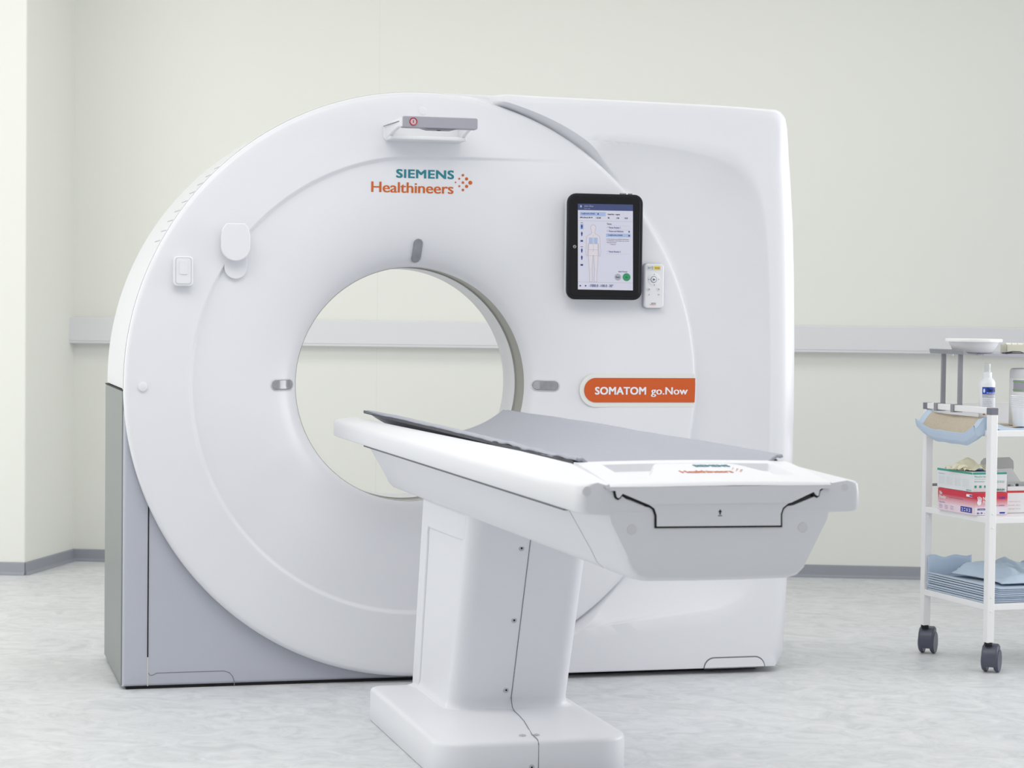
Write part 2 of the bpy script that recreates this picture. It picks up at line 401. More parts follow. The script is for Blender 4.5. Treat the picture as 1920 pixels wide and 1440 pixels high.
# laser / positioning windows on the funnel
lens_m = mat('window_glass', (164, 166, 172), .15, spec=.6, coat=.5, var=40, bscale=45)
frame_m = mat('window_rim', (214, 215, 220), .35)
def window(thc, r0, r1, w):
    def cap(r0, r1, w, off, nu=18, nv=10):
        def fn(u, v):
            r = r0+(r1-r0)*u; hw = w/2; L = r1-r0; dd = min(u*L, (1-u)*L); rad = hw*.95
            k = 1.0 if dd > rad else math.sqrt(max(0.0, 1-((rad-dd)/rad)**2))
            s = (v-.5)*w*k; th = thc+s/r
            return (r*math.cos(th), ydisc(r, th)-off, ZC+r*math.sin(th))
        return fn
    MB().grid(cap(r0-.003, r1+.003, w+.006, .0012), 40, 10).out('window_rim', frame_m, gan, solid=.003, solid_off=0, fix=False)
    MB().grid(cap(r0, r1, w, .0034), 40, 10).out('laser_window', lens_m, gan, solid=.002, solid_off=0, fix=False)
window(R(90), .380, .452, .030)
window(R(0), .380, .452, .030)
window(R(180), .380, .452, .030)
# round cover plugs
def plug(parent, x, y, z, r=.013, h=.005, m=None, name='cover_plug', ax='y'):
    MB().lathe([(0, -h), (r*.6, -h), (r*.93, -h*.8), (r, -h*.3), (r, .002)], (x, y, z), 32, ax).out(name, m or WHITE, parent)
x, z = P(267.5, 725); plug(gan, x, 0, z, .0145, .008)
x, z = P(793, 208); plug(gan, x, 0, z, .0135, .0015)
# small holder box at upper left
x0, z1 = P(325, 480, -.02); x1, z0 = P(362, 537, -.02)
MB().prism_y(rrect(x0, x1, z0, z1, .012), -.028, .002).out('holder_box', WHITE, gan, smooth=35, bev=.004)
MB().prism_y(rrect(x0+.006, x1-.006, z0+.006, z1-.004, .009), -.0285, -.027).out('holder_face', LSEAM, gan, smooth=35)
MB().prism_y(rrect(x0+.0075, x1-.0075, z0+.0075, z1-.006, .008), -.0292, -.027).out('holder_plate', WHITE, gan, smooth=35, bev=.0006)
xm = (x0+x1)/2
MB().prism_y(rrect(xm-.012, xm+.012, z0+.035, z1-.013, .004), -.0315, -.029).out('holder_tab', WHITE, gan, smooth=35, bev=.001)
# round-bottomed hanging bracket
x0, z1 = P(415, 418, -.03); x1, z0 = P(469, 490, -.03); w = (x1-x0)/2; cx = (x0+x1)/2
pts = []
for k in range(17):
    a = PI+PI*k/16; pts.append((cx+w*math.cos(a), z0+w*.98+w*.98*math.sin(a)))
pts += [(x1, z1-.035), (x1-.004, z1-.016), (x1-.016, z1), (x0+.016, z1), (x0+.004, z1-.016), (x0, z1-.035)]
MB().prism_y(pts, -.034, -.022).out('hook_plate', WHITE, gan, smooth=35, bev=.003)
MB().prism_y(inset(pts, .014), -.024, .006).out('hook_neck', WHITE, gan, smooth=35)
x0, _ = P(421, 480, 0); x1, zb_ = P(463, 523, 0); w = (x1-x0)/2; cx = (x0+x1)/2
pts = [(cx+w*math.cos(PI+PI*k/20), zb_+w+w*math.sin(PI+PI*k/20)) for k in range(21)]
pts += [(x1, zb_+w+.05), (x0, zb_+w+.05)]
yy = .0115
MB().prism_y(pts, .0005, .016).out('hook_base', WHITE, gan, smooth=35, bev=.001, seg=2)
# camera / display bracket on top
bk = [(-.128, .128)]
xl, zt_ = P(718, 233, 0); xr, zb_ = P(868, 269, 0)
YB = -.30
fx0, fz1 = P(755, 217, YB); fx1, fz0 = P(896, 245, YB)
brk = mat('bracket_white', (229, 230, 234), .34)
# box at the front
GB = mat('bracket_grey', (160, 160, 170), .45, bump=.05, bscale=400)
MB().prism_y(rrect(fx0, fx1, fz0+.003, fz1, .006), YB, YB+.035).out('bracket_head', GB, gan, smooth=35, bev=.0025)
MB().loft([[(fx0+(fx1-fx0)*u, y, z) for u, z in ((.27, fz0+.004), (.36, fz0-.001), (.66, fz0-.001), (.75, fz0+.004))] for y in (YB+.006, YB+.05)]).out('sensor_housing', mat('bracket_grey_dark', (140, 140, 150), .45), gan, smooth=0, bev=.001)
MB().lathe([(0, -.0012), (.006, -.0012), (.007, .001)], (fx0+(fx1-fx0)*.5, YB+.022, fz0-.001), 24, 'z').out('sensor_lens', DARK, gan)
# head side cap white, arms, tray top, underside lip
MB().prism_y(rrect(fx0-.003, fx0+.004, fz0+.006, fz1-.003, .002), YB+.002, YB+.034).out('head_side_cap', brk, gan, smooth=35)
def arm(xa_f, xa_b, t_):
    # side arm: tall at the wall, slim at the head
    lo = []
    for q in range(11):
        u = q/10; y = YB+.035+(-YB-.035)*u; xx = xa_f+(xa_b-xa_f)*u
        zt2 = fz1-.003+(zt_-fz1+.006)*u; zlo = fz0+.010+(zb_-fz0-.010)*(u**1.6)
        lo.append([(xx-t_/2, y, zlo), (xx+t_/2, y, zlo), (xx+t_/2, y, zt2), (xx-t_/2, y, zt2)])
    return lo
MB().loft(arm(fx0+.006, xl+.012, .012)).out('bracket_arm', brk, gan, smooth=35, bev=.004)
MB().loft(arm(fx1-.006, xr-.010, .012)).out('bracket_arm', brk, gan, smooth=35, bev=.004)
MB().prism_y(rrect(xl+.002, xr-.002, zb_, zt_, [.012, .012, .006, .006]), -.012, .005).out('bracket_back_plate', brk, gan, smooth=35, bev=.003)
MB().box(xl+.006, xr-.008, -.085, -.004, zb_, zb_+.012).out('bracket_lip', brk, gan, smooth=35, bev=.004)
MB().tube([(xl+.0012+(fx0-.0005-xl-.0012)*u, -.004+(YB+.04)*u, zt_-.006+(fz1-.012-zt_+.006)*u) for u in (0, .5, 1)], .0012, 6).out('arm_joint', SEAM, gan)
# red button
xb_, zb2 = P(775, 228, YB)
MB().lathe([(0.0085, -.001), (.0115, -.0022), (.0118, .0)], (xb_, YB, zb2), 32, 'y').out('button_ring', mat('button_red', (168, 40, 46), .35), gan)
MB().lathe([(0, -.001), (.0085, -.001), (.0088, .001)], (xb_, YB, zb2), 32, 'y').out('emergency_button', mat('button_pink', (206, 176, 188), .35), gan)
mb = MB(); text_into(mb, '1', lambda u, v: (xb_+u, YB-.0014, zb2+v), (-.0012, .0012, -.004, .004)); mb.out('button_mark', mat('button_mark', (120, 40, 60), .5), gan, smooth=0, fix=False)
# lettering on the disc
teal = mat('teal_print', (36, 128, 143), .4); orange = mat('orange_print', (205, 96, 22), .4)
def on_disc(off=.0008):
    def fn(x, z):
        r = math.hypot(x, z-ZC); th = math.atan2(z-ZC, x); return (x, ydisc(r, th % (2*PI))-off, z)
    return fn
def shear_box(pxl, pyl, pxr, pyr, h_px):
    xa, za = P(pxl, pyl, .012); xb, zb = P(pxr, pyr, .012)
    return xa, xb, (za+zb)/2
x0, z1 = P(743, 317, .012); x1, z0 = P(851, 334.5, .012)
z0s = P(743, 333.3, .012)[1]; z1s = P(743, 316.8, .012)[1]
x1, _ = P(851, 334.5, .012)
mb = MB(); text_into(mb, 'SIEMENS', on_disc(), (x0, x1, z0s, z1s), .036, 1.06); mb.out('maker_name', teal, gan, smooth=0, fix=False)
xa, zaa = P(696, 360.3, .012); za1 = P(696, 339.8, .012)[1]; xb, _ = P(850, 362, .012)
mb = MB(); text_into(mb, 'Healthineers', on_disc(), (xa, xb, zaa, za1), .022, .98); mb.out('maker_subtitle', orange, gan, smooth=0, fix=False)
mb = MB()
for dx, dy, rr in ((853.8, 342, 1.5), (860.8, 335.2, 1.9), (860.8, 349.2, 1.9), (867.5, 328.7, 2.4), (867.5, 342.5, 2.4), (867.5, 356.3, 2.4), (874.3, 335.6, 3.0), (874.3, 349.6, 3.0), (881.2, 342.8, 3.7)):
    x, z = P(dx, dy, .012); f = on_disc(); r = rr/600*1.0
    mb.add([f(x+r*math.cos(2*PI*k/20), z+r*math.sin(2*PI*k/20)) for k in range(20)], [tuple(range(20))])
mb.out('maker_dots', orange, gan, smooth=0, fix=False)
# orange name strip, sunk in a pale surround
xe = lambda z, r: math.sqrt(max(0, r*r-(z-ZC)**2))
def strip(px0, pyt, pyb, y0, y1, m, name, rmax):
    xl_, zt2 = P(px0, (pyt+pyb)/2, 0); zt2 = P(1100, pyt, 0)[1]; zb3 = P(1100, pyb, 0)[1]; h = (zt2-zb3)/2; zc = (zt2+zb3)/2
    pts = [(xl_+h+h*math.cos(PI/2+PI*k/20), zc+h*math.sin(PI/2+PI*k/20)) for k in range(21)]
    pts += [(xe(zb3+(zt2-zb3)*k/4, rmax), zb3+(zt2-zb3)*k/4) for k in range(5)]
    MB().prism_y(pts, y0, y1).out(name, m, gan, smooth=30); return xl_, zb3, zt2
strip(1087, 700.5, 763, -.0008, .003, mat('pale_surround', (226, 228, 224), .4), 'strip_surround', .8945)
strip(1095, 708.5, 754.5, -.0022, .003, mat('orange_strip', (205, 88, 28), .35), 'name_strip', .8965)
zl = P(1115, 740, 0)[1]; zh = P(1115, 725.3, 0)[1]; xs0 = P(1115, 733, 0)[0]; xs1 = P(1211, 733, 0)[0]
sw = mat('white_print', (236, 236, 242), .4)
mb = MB(); text_into(mb, 'SOMATOM', lambda u, v: (u, -.0030, v), (xs0, xs1, zl, zh), .038, 1.04)
xn0 = P(1220, 733, 0)[0]; xn1 = P(1289, 733, 0)[0]; zl2 = zl-.0075
text_into(mb, 'go.Now', lambda u, v: (u, -.0030, v), (xn0, xn1, zl2, zh), .024, 1.02); mb.out('model_name', sw, gan, smooth=0, fix=False)
# ------------------------------------------------------------------ tablet on the scanner face
TY = -.05
x0, z1 = P(1065.5, 362, TY); x1, z0 = P(1204, 563, TY)
zoff = (P(1065.5, 362, TY)[1]-P(1204, 366, TY)[1])
z1 = P(1135, 363.5, TY)[1]; z0 = P(1135, 562, TY)[1]
tab = thing('tablet_computer', 'black tablet computer with lit touch screen mounted on the white scanner face', 'tablet computer', M_G, ((x0+x1)/2, -.003, z0))
cx = (x0+x1)/2; W = (x1-x0)/2; H = z1-z0
TB = mat('tablet_black', (26, 27, 33), .5, spec=.25); GL = mat('tablet_glass', (12, 12, 14), .08, spec=.35)
TYL = TY+.003
MB().prism_y(rrect(-W-.003, W-.004, -.002, H-.002, .03), TYL+.016, TYL+.028).out('back_shell', mat('tablet_silver', (205, 207, 212), .35), tab, smooth=35, bev=.003)
MB().prism_y(rrect(-W, W, 0, H, .028), TYL, TYL+.018).out('bumper_frame', TB, tab, smooth=35, bev=.005, seg=4)
MB().box(-.07, .07, TYL+.026, -.001, .06, H-.06).out('wall_mount', WHITE, tab, smooth=0, bev=.004)
MB().prism_y(rrect(-W+.0105, W-.0105, .0105, H-.0105, .015), TYL-.0016, TYL+.004).out('glass_panel', GL, tab, smooth=35, bev=.0008, seg=2)
for a, bb in ((W-.075, W-.055), (W-.048, W-.035)):
    MB().box(a, bb, TYL+.004, TYL+.012, H-.001, H+.0035).out('edge_button', mat('button_grey', (120, 122, 128), .4), tab, smooth=0, bev=.001)
# screen picture: u, v in photo pixels inside the tablet
def S(px, py, off=0):
    x, z = at(px, py-(px-1135)*.0, TYL-.003); return (x-cx, TYL-.0020-off, z-z0)
def tabm(name, rgb, e=.75): return mat('screen_'+name, tuple(int(c*(.72 if e > .1 else 1)) for c in rgb), .5, spec=.2, emit=e)
sk = lambda u, v: (u-1083.5)*.000
sx0, sx1, sy0, sy1 = 1083.2, 1186.4, 382.8, 543.6
def quad(mb, a, bb, c, d, off=0):                                   # px rect, following the slope of the device
    def tr(px, py): return S(px, py+(px-1135)*.018, off)
    mb.add([tr(a, d), tr(bb, d), tr(bb, c), tr(a, c)], [(0, 1, 2, 3)]); return mb
def T(mb, s, a, bb, base, h, off=.0007, bold=.0):
    def fn(u, v): return S(u, base-v+(u-1135)*.018, off)
    text_into(mb, s, fn, (a, bb, 0, h), bold); return mb
quad(MB(), sx0, sx1, sy0, sy1).out('screen', tabm('pale', (226, 226, 242)), tab, smooth=0, fix=False)
mb = MB(); quad(mb, sx0, sx1, sy0, 394.8, .0003); mb.out('title_bar', tabm('navy', (74, 86, 130)), tab, smooth=0, fix=False)
for q4 in ((1087, 1135.5, 397.8, 405.5), (1135.8, 1182, 438.3, 444.3), (1103.8, 1111, 446, 458), (1113, 1120, 446, 458), (1087, 1094, 421, 430.5)):
    quad(MB(), *q4, .0008 if q4[2] == 446 else .0003).out('highlight_field', tabm('lilac', (178, 196, 236)), tab, smooth=0, fix=False)
for q4 in [(sx0, sx1, 414.3, 414.9), (sx0, sx1, 529.3, 529.9)]+[(1137, 1181, yy, yy+.4) for yy in (423, 430.5, 437.6, 475.5)]:
    quad(MB(), *q4, .0003).out('divider_line', tabm('line', (196, 200, 214)), tab, smooth=0, fix=False)
# body figure: pale fill with thin outline
half = [(0, 422), (3, 422.5), (4.6, 425.5), (4.7, 429), (3.2, 433), (2.6, 436.5), (4, 439), (9, 441.5), (11.8, 444), (12.6, 450), (12.8, 460), (14, 472), (13.2, 479), (11.6, 481), (10.8, 478), (10.4, 466), (9.2, 456), (8.6, 463), (8.8, 470), (9.2, 480), (8.2, 495), (7.4, 505), (6.6, 518), (6.6, 524), (6.8, 529), (2.2, 529), (1.6, 524), (2.6, 505), (1.2, 490), (.4, 479)]
BX = 1112
fig = [(BX+a, bb) for a, bb in half]+[(BX-a, bb) for a, bb in reversed(half)]
def spt(p, off): return S(p[0], p[1]+(p[0]-1135)*.018, off)
mb = MB(); mb.add([spt(p, .0005) for p in fig], [tuple(range(len(fig)))])
mb.out('body_figure', tabm('skin', (236, 228, 236)), tab, smooth=0)
mb = MB(); mb.tube([spt(p, .0007) for p in fig], .00045, 4, True); mb.tube([spt((BX-8.5, 469), .0007), spt((BX+8.5, 469), .0007)], .0003, 4); mb.tube([spt((BX-9, 480), .0007), spt((BX+9, 480), .0007)], .0003, 4)
for k in range(9): mb.tube([spt((BX, 441+k*3.6), .0007), spt((BX, 442.8+k*3.6), .0007)], .0006, 4)
mb.out('figure_outline', tabm('outline', (176, 178, 200)), tab, smooth=0, fix=False)
BLU = tabm('blue', (52, 84, 168), .2); INK = tabm('ink', (44, 46, 60), .05)
for a in (('LungRoutine (Adult)', 1089.5, 1115, 403.2, 3.6, .0007, .02), ('Thorax Routine 1', 1140.5, 1163, 428.2, 3.2, .0007, .02), ('Thorax and Abdomen', 1140.5, 1168.5, 435, 3.2, .0007, .02), ('LungRoutine (Adult)', 1140, 1166.5, 442.6, 3.4, .0007, .02), ('Thorax Routine 2', 1140.5, 1163, 473.2, 3.2, .0007, .02)):
    T(MB(), *a).out('menu_text', BLU, tab, smooth=0, fix=False)
T(MB(), '-1000.0 -100.0 -30°', 1103.5, 1149.5, 538.4, 5.2, .0007, .02).out('position_readout', BLU, tab, smooth=0, fix=False)
for yy in (425.6, 439, 470.3, 483.6):                               # little standing figures
    mb = MB(); mb.add([spt(p, .0009) for p in ((1090.4, yy-4.5), (1092, yy-1), (1091, yy+4.5), (1089.8, yy+4.5), (1088.8, yy-1))], [(0, 1, 2, 3, 4)]); mb.out('patient_icon', BLU, tab, smooth=0)
for yy in (452.5, 497.5): quad(MB(), 1088, 1092.6, yy-1.6, yy+1.6, .0009).out('folder_icon', BLU, tab, smooth=0, fix=False)
for yy in (463.1, 418.2): quad(MB(), 1088, 1092.6, yy, yy+.8, .0009).out('icon_caption', BLU, tab, smooth=0, fix=False)
for a, bb in ((1121, 401.5), (1179, 433.8), (1179, 441.2), (1087.5, 536.5), (1097.5, 536.5)):
    mb = MB(); mb.add([spt((a+1.5*math.cos(k*PI/4), bb+1.5*math.sin(k*PI/4)), .0009) for k in range(8)], [tuple(range(8))]); mb.out('round_icon', BLU, tab, smooth=0)
for yy in (426.4, 433.4, 471.5): MB().tube([spt((1137.2, yy-.6), .0008), spt((1138, yy+.4), .0008), spt((1138.8, yy-.6), .0008)], .00035, 4).out('menu_arrow', BLU, tab, smooth=0)
for nm_, a in [('patient_data', q_) for q_ in (('SPR (32cm) 30-10', 1087, 1110.5, 410.5, 3.2, .0007, .03), ('110.40', 1117, 1126, 410.3, 3, .0007, .03), ('Head first - supine', 1139, 1162, 403.8, 3.2, .0007, .03), ('90', 1139, 1142.3, 410, 2.8, .0007, .03), ('130', 1155.5, 1160.5, 410, 2.8, .0007, .03), ('10.0', 1170.5, 1176.5, 410, 2.8, .0007, .03))]+[('menu_heading', ('Thorax', 1137.3, 1146.3, 421.3, 3, .0007, .02))]+[('menu_note', (s_, 1137, 1179 if q < 2 else 1155, 449.4+q*3.2, 2.1, .0007, .02)) for q, s_ in enumerate(('In this section you will find information', 'to indications, scan details, etc. to your', 'selected protocol'))]+[('menu_note', ('Topogram', 1143.5, 1154, 459.5, 2.8, .0007, 0)), ('button_caption', ('Select Protocol', 1159, 1175.5, 510, 2.6, .0007, .02))]:
    T(MB(), *a).out(nm_, INK, tab, smooth=0, fix=False)
mb = MB(); T(mb, 'John Doe', 1095, 1112, 389.4, 3.9); T(mb, '04.07.1985', 1095.2, 1106, 392.9, 1.6); quad(mb, 1087.3, 1090.3, 385.8, 389.6, .0006); mb.out('title_lettering', tabm('white', (214, 218, 236), .4), tab, smooth=0, fix=False)
def disc(mb, px, py, r, off):
    mb.add([spt((px+r*math.cos(2*PI*k/32), py+r*math.sin(2*PI*k/32)), off) for k in range(32)], [tuple(range(32))]); return mb
disc(MB(), 1174.3, 519, 7.4, .0006).out('green_button', tabm('green', (76, 180, 128), .35), tab, smooth=0)
disc(MB(), 1158, 519.2, 6.2, .0006).out('back_button', tabm('silver', (206, 208, 222), .3), tab, smooth=0)
mb = MB(); T(mb, 'Back', 1154.6, 1161.4, 520.6, 2.8, .0012, .02); T(mb, 'Go', 1172.4, 1176.4, 520.5, 3, .0012, .01); mb.out('button_lettering', tabm('ink', (44, 46, 60), 0), tab, smooth=0, fix=False)
mb = MB()
f = lambda u, v: S(1077+u, 462.5+v, .0008)
mb.tube([f(2.6*math.cos(a), 2.6*math.sin(a)) for a in np.linspace(0, 2*PI, 25)[:-1]], .0006, 4, True); T(mb, 'hp', 1075.4, 1078.8, 465.0, 3.6, .0009); mb.out('tablet_emblem', mat('emblem_grey', (196, 198, 202), .4), tab, smooth=0, fix=False)
# ------------------------------------------------------------------ remote control
RY = -.022
x0, z1 = P(1209, 494, RY); x1, z0 = P(1244.5, 578, RY); W2 = (x1-x0)/2; cxr = (x0+x1)/2; H2 = z1-z0
rem = thing('remote_control', 'white handset with round keypad hanging beside the black tablet', 'remote control', M_G, (cxr, .0, z0))
RM = mat('remote_white', (228, 229, 233), .4)
MB().prism_y(rrect(-W2, W2, 0, H2, .012), RY, RY+.012).out('remote_body', RM, rem, smooth=35, bev=.004)
MB().prism_y(rrect(-W2-.0015, W2+.001, -.0015, H2+.001, .012), RY+.008, 0.0).out('remote_cradle', mat('cradle_grey', (176, 178, 188), .45), rem, smooth=35, bev=.002)
def RS(px, py, off=.0): 
    x, z = at(px, py, RY); return (x-cxr, RY-.0006-off, z-z0)
def rdisc(px, py, r, name, m, off=0.0, h=.001):
    p = RS(px, py); MB().lathe([(0, -h), (r*.85, -h), (r, 0), (r, .002)], (p[0], RY-off, p[2]), 32, 'y').out(name, m, rem)
rdisc(1226, 524, .0215, 'key_ring', RM, 0, .0012)
rdisc(1225.5, 524, .0105, 'key_rim', mat('key_grey', (120, 124, 140), .45), .0012, .0008); rdisc(1225.5, 524, .0085, 'start_key', RM, .002, .0006)
rdisc(1216.5, 542.5, .0062, 'small_key', RM, 0, .0014); rdisc(1234.5, 542.5, .0062, 'small_key', RM, 0, .0014)
rect = lambda mb, a, bb, c, d, off: mb.add([RS(a, d, off), RS(bb, d, off), RS(bb, c, off), RS(a, c, off)], [(0, 1, 2, 3)])
mb = MB(); rect(mb, 1213, 1239, 498.5, 507, .0); mb.out('label_field', mat('label_pale', (216, 218, 222), .5), rem, smooth=0, fix=False)
mb = MB(); rect(mb, 1226, 1237.3, 499.3, 505.5, .0004); mb.out('yellow_label', mat('label_yellow', (232, 208, 52), .5), rem, smooth=0, fix=False)
mb = MB(); bx = lambda s_, a, bb, base, h: text_into(mb, s_, lambda u, v: RS(u, base-v, .0029), (a, bb, 0, h), .02)
mb.add([RS(1223.6, 521.6, .003), RS(1223.6, 526.6, .003), RS(1229, 524.1, .003)], [(0, 1, 2)])
bx('o-r', 1214.5, 1221, 503.8, 3.4); bx('|', 1222.2, 1223, 505.5, 6.5); bx('o', 1228, 1230.5, 504, 3); bx('AA', 1231.5, 1236.5, 504, 3)
bx('+', 1225, 1227.3, 515.6, 2.5); bx('x', 1225, 1227.3, 535.6, 2.5); bx('<', 1214.8, 1217.8, 525, 2.5); bx('>', 1233.2, 1236.2, 525, 2.5)
bx('o', 1215, 1218, 544, 3); bx('*', 1233, 1236, 544, 3.2); bx('/', 1215, 1217.8, 554, 3); bx('oo', 1232.6, 1236, 553.6, 2)
mb.out('key_symbols', mat('key_ink', (104, 108, 126), .5), rem, smooth=0, fix=False)
mb = MB(); text_into(mb, 'SIEMENS', lambda u, v: RS(u, 569.4-v, .0003), (1221, 1229.5, 0, 1.6), .03); mb.out('remote_maker', teal, rem, smooth=0, fix=False)
mb = MB(); text_into(mb, 'Healthineers', lambda u, v: RS(u, 572-v, .0003), (1218, 1229.5, 0, 1.8), .02); mb.out('remote_subtitle', orange, rem, smooth=0, fix=False)
# ------------------------------------------------------------------ patient couch
TX = .0
tbl = thing('patient_table', 'white scanner patient couch on a leaning pedestal with a wide floor base', 'patient table', M_G, (TX, 0, 0))
# floor base: rounded plan, domed top rising to the column
BX0, BX1, BY0, BY1 = -.266, .234, -1.432, -.565
def base_loop(ins, z, rf=.09, rb=.03):
    p = rrect(BX0+ins, BX1-ins, BY0+ins, BY1-ins, [max(.01, rf-ins), max(.01, rf-ins), max(.01, rb-ins*.5), max(.01, rb-ins*.5)], 10)
    return [(x, y, z) for x, y in p]
MB().loft([base_loop(.002, .001), base_loop(0, .004), base_loop(0, .082), base_loop(.0015, .087), base_loop(.005, .0915), base_loop(.011, .094), base_loop(.02, .095), base_loop(.06, .0965), base_loop(.10, .099)]).out('pedestal_base', TWHITE, tbl, smooth=60)
# column: rounded rectangle swept up and leaning forwards
CX0, CX1 = -.138, .190
def col(z):
    u = (z-.095)/.54; f_ = -1.005-.215*u; bk_ = -.580-.12*u; return f_, bk_
def col_loop(z, grow=0, x0=None, x1=None, f_=None, b_=None, rf=.045, rb=.02):
    a, c = col(z); f_ = a if f_ is None else f_; b_ = c if b_ is None else b_
    x0 = CX0 if x0 is None else x0; x1 = CX1 if x1 is None else x1
    return [(x, y, z) for x, y in rrect(x0-grow, x1+grow, f_-grow, b_+grow, [rf+grow, rf+grow, rb+grow, rb+grow], 9)]
lp = []
for k in range(9):                                                   # flared foot fillet
    a = PI/2*k/8; g = .026*(1-math.sin(a)); lp.append(col_loop(.0955+.03*(1-math.cos(a))*1.0, g*.9))
for z in (.2, .3, .4, .5, .635): lp.append(col_loop(z))
MB().loft(lp).out('column', TWHITE, tbl, smooth=60)
# raised border of the side panel: rear band and top band
def side_frame(g):
    bk2 = lambda z: col(z)[1]+.001
    wl = .078; zt3 = .632; zi = .560
    outer = [(bk2(z), z) for z in np.linspace(.100, zt3, 12)]+[(col(zt3)[0]+.08, zt3), (col(zt3)[0]+.038, zt3), (col(zi)[0]+.038, zi), (col(zi)[0]+.08, zi)]
    # inner edge: along under the top band, round corner, then down the rear band
    ce = (bk2(zi-.04)-wl, zi)
    inner = [(ce[0]-.035, zi-.004), (ce[0]-.018, zi), (ce[0]-.007, zi-.005), (ce[0], zi-.016), (bk2(zi-.05)-wl, zi-.05)]+[(bk2(z)-wl, z) for z in np.linspace(zi-.1, .100, 8)]
    pts = outer+inner
    return [[(x_+(g*sm(-(y-col(z)[0])+.08, 0, .045) if x_ < CX0 else 0), y, z) for y, z in pts] for x_ in (CX0-g, CX0+.02)]
MB().loft(side_frame(.006)).out('column_side_trim', TWHITE, tbl, smooth=30, bev=.005)
# seams and screws
XS = .028; XB = -.012
MB().tube([(XS, col(z)[0]-.0002, z) for z in np.linspace(.125, .63, 8)], .0012, 6).out('column_seam', SEAM, tbl)
fs = [(XS, -1.017, .146), (XS, -1.022, .118), (XS, -1.032, .104), (XS-.002, -1.06, .0992), (XS-.006, -1.12, .0990), (XS-.014, -1.20, .0990), (XS-.030, -1.30, .0990), (XB, -1.372, .0968), (XB, -1.412, .0958), (XB, -1.424, .0932), (XB, -1.4310, .086), (XB, -1.4322, .004)]
MB().tube(fs, .0013, 6).out('base_seam', SEAM, tbl)
def screw(x, y, z, r=.0075, ax='y', parent=tbl):
    MB().lathe([(r*.35, -.0008), (r*.4, -.0014), (r*.9, -.0014), (r, .001)] , (x, y, z), 24, ax).out('screw_cup', LSEAM if ax == 'y' else TWHITE, parent)
    MB().lathe([(0, -.0009), (r*.36, -.0009), (r*.38, .001)], (x, y, z), 16, ax).out('screw_socket', DARK, parent)
for px_, py_, z_ in ((978, 1028, .555), (964, 1163, .37), (949, 1294, .19)):
    y_ = col(z_)[0]; x_, zz_ = at(px_, py_, y_); y_ = col(zz_)[0]; x_, zz_ = at(px_, py_, y_); screw(x_, y_, zz_)
for dx_ in (-.020, .012): MB().lathe([(0, .0012), (.0035, .0012), (.004, .0022), (.0085, .0016), (.0095, -.001)], (XB-.004+dx_*1.1, -1.375, .0972), 24, 'z').out('base_screw', LSEAM, tbl)
x_, z_ = at(997, 1439, -1.432); screw(x_, -1.432, z_)
# under-frame (apron)
def apron_sec(y, k=1.0, zb_=.63, hb=.165, ht=.232, zt_=.772):
    r = .03; pts = [(-ht*k, zt_), (-(ht-.004)*k, zt_-.02)]
    # side down to rounded bottom corner
    pts += [(-(hb+.018)*k, zb_+.045), (-(hb+.004)*k, zb_+.018), (-(hb-.010)*k, zb_+.005), (-(hb-.03)*k, zb_), (-.05*k, zb_-.001)]
    pts += [(-x, z) for x, z in reversed(pts)]
    return [(x, y, z) for x, z in pts]
MB().loft([apron_sec(-.325, .94, .66), apron_sec(-.335, .985, .64), apron_sec(-.36), apron_sec(-2.40)]).out('under_frame', TWHITE, tbl, smooth=35)
MB().loft([apron_sec(-2.4025, 1.0), apron_sec(-2.54, 1, .631, .168), apron_sec(-2.60, .998, .633, .172), apron_sec(-2.63, .99, .636, .175), apron_sec(-2.645, .975, .640, .176), apron_sec(-2.6525, .965, .646, .177)]).out('end_cowl', TWHITE, tbl, smooth=60)
MB().loft([apron_sec(-2.4005, 1.002), apron_sec(-2.4024, 1.002)]).out('cowl_joint', SEAM, tbl, smooth=0)
MB().box(-.2395, .2395, -2.40, -.33, .752, .7665).out('slide_gap', mat('slide_grey', (112, 113, 120), .6), tbl, smooth=0)
# table top with side rails and a trough between them
def top_sec(y, ho, dz=0):
    u_ = min(1, max(0, (-y-2.40)/.255)); zi = .846-.022*u_**1.3-.020*sm(y, -.34, -.05); hr = ho+.014
    zl_ = .766; L = [(-.235, zl_), (-ho+.008, zl_+.001), (-ho+.002, zl_+.004), (-ho, zl_+.010), (-ho, .803), (-ho+.002, .811+.008*u_), (-ho+.007, .8165+.008*u_), (-ho+.016, .8200+.007*u_), (-.230, zi-.002), (-.224, zi), (-.219, zi-.002), (-.213, .812), (-.19, .795), (-.15, .780), (-.08, .771), (0, .768)]
    pts = L+[((-x if x > -.235 else -x+.014), z) for x, z in reversed(L[:-1])]
    pts.append((0, zl_-.002))
    return [(x, y, z-dz) for x, z in pts]
secs = []
for y, ho in ((-.05, .262), (-.052, .272), (-.06, .279), (-.08, .282), (-2.0, .282), (-2.4, .282)): secs.append(top_sec(y, ho))
rc_ = .075
for k in range(1, 11):
    a = PI/2*k/10; secs.append(top_sec(-2.607-.045*math.sin(a), .284-.022*(1-math.cos(a))))
MB().loft(secs).out('table_top', TWHITE, tbl, smooth=40)
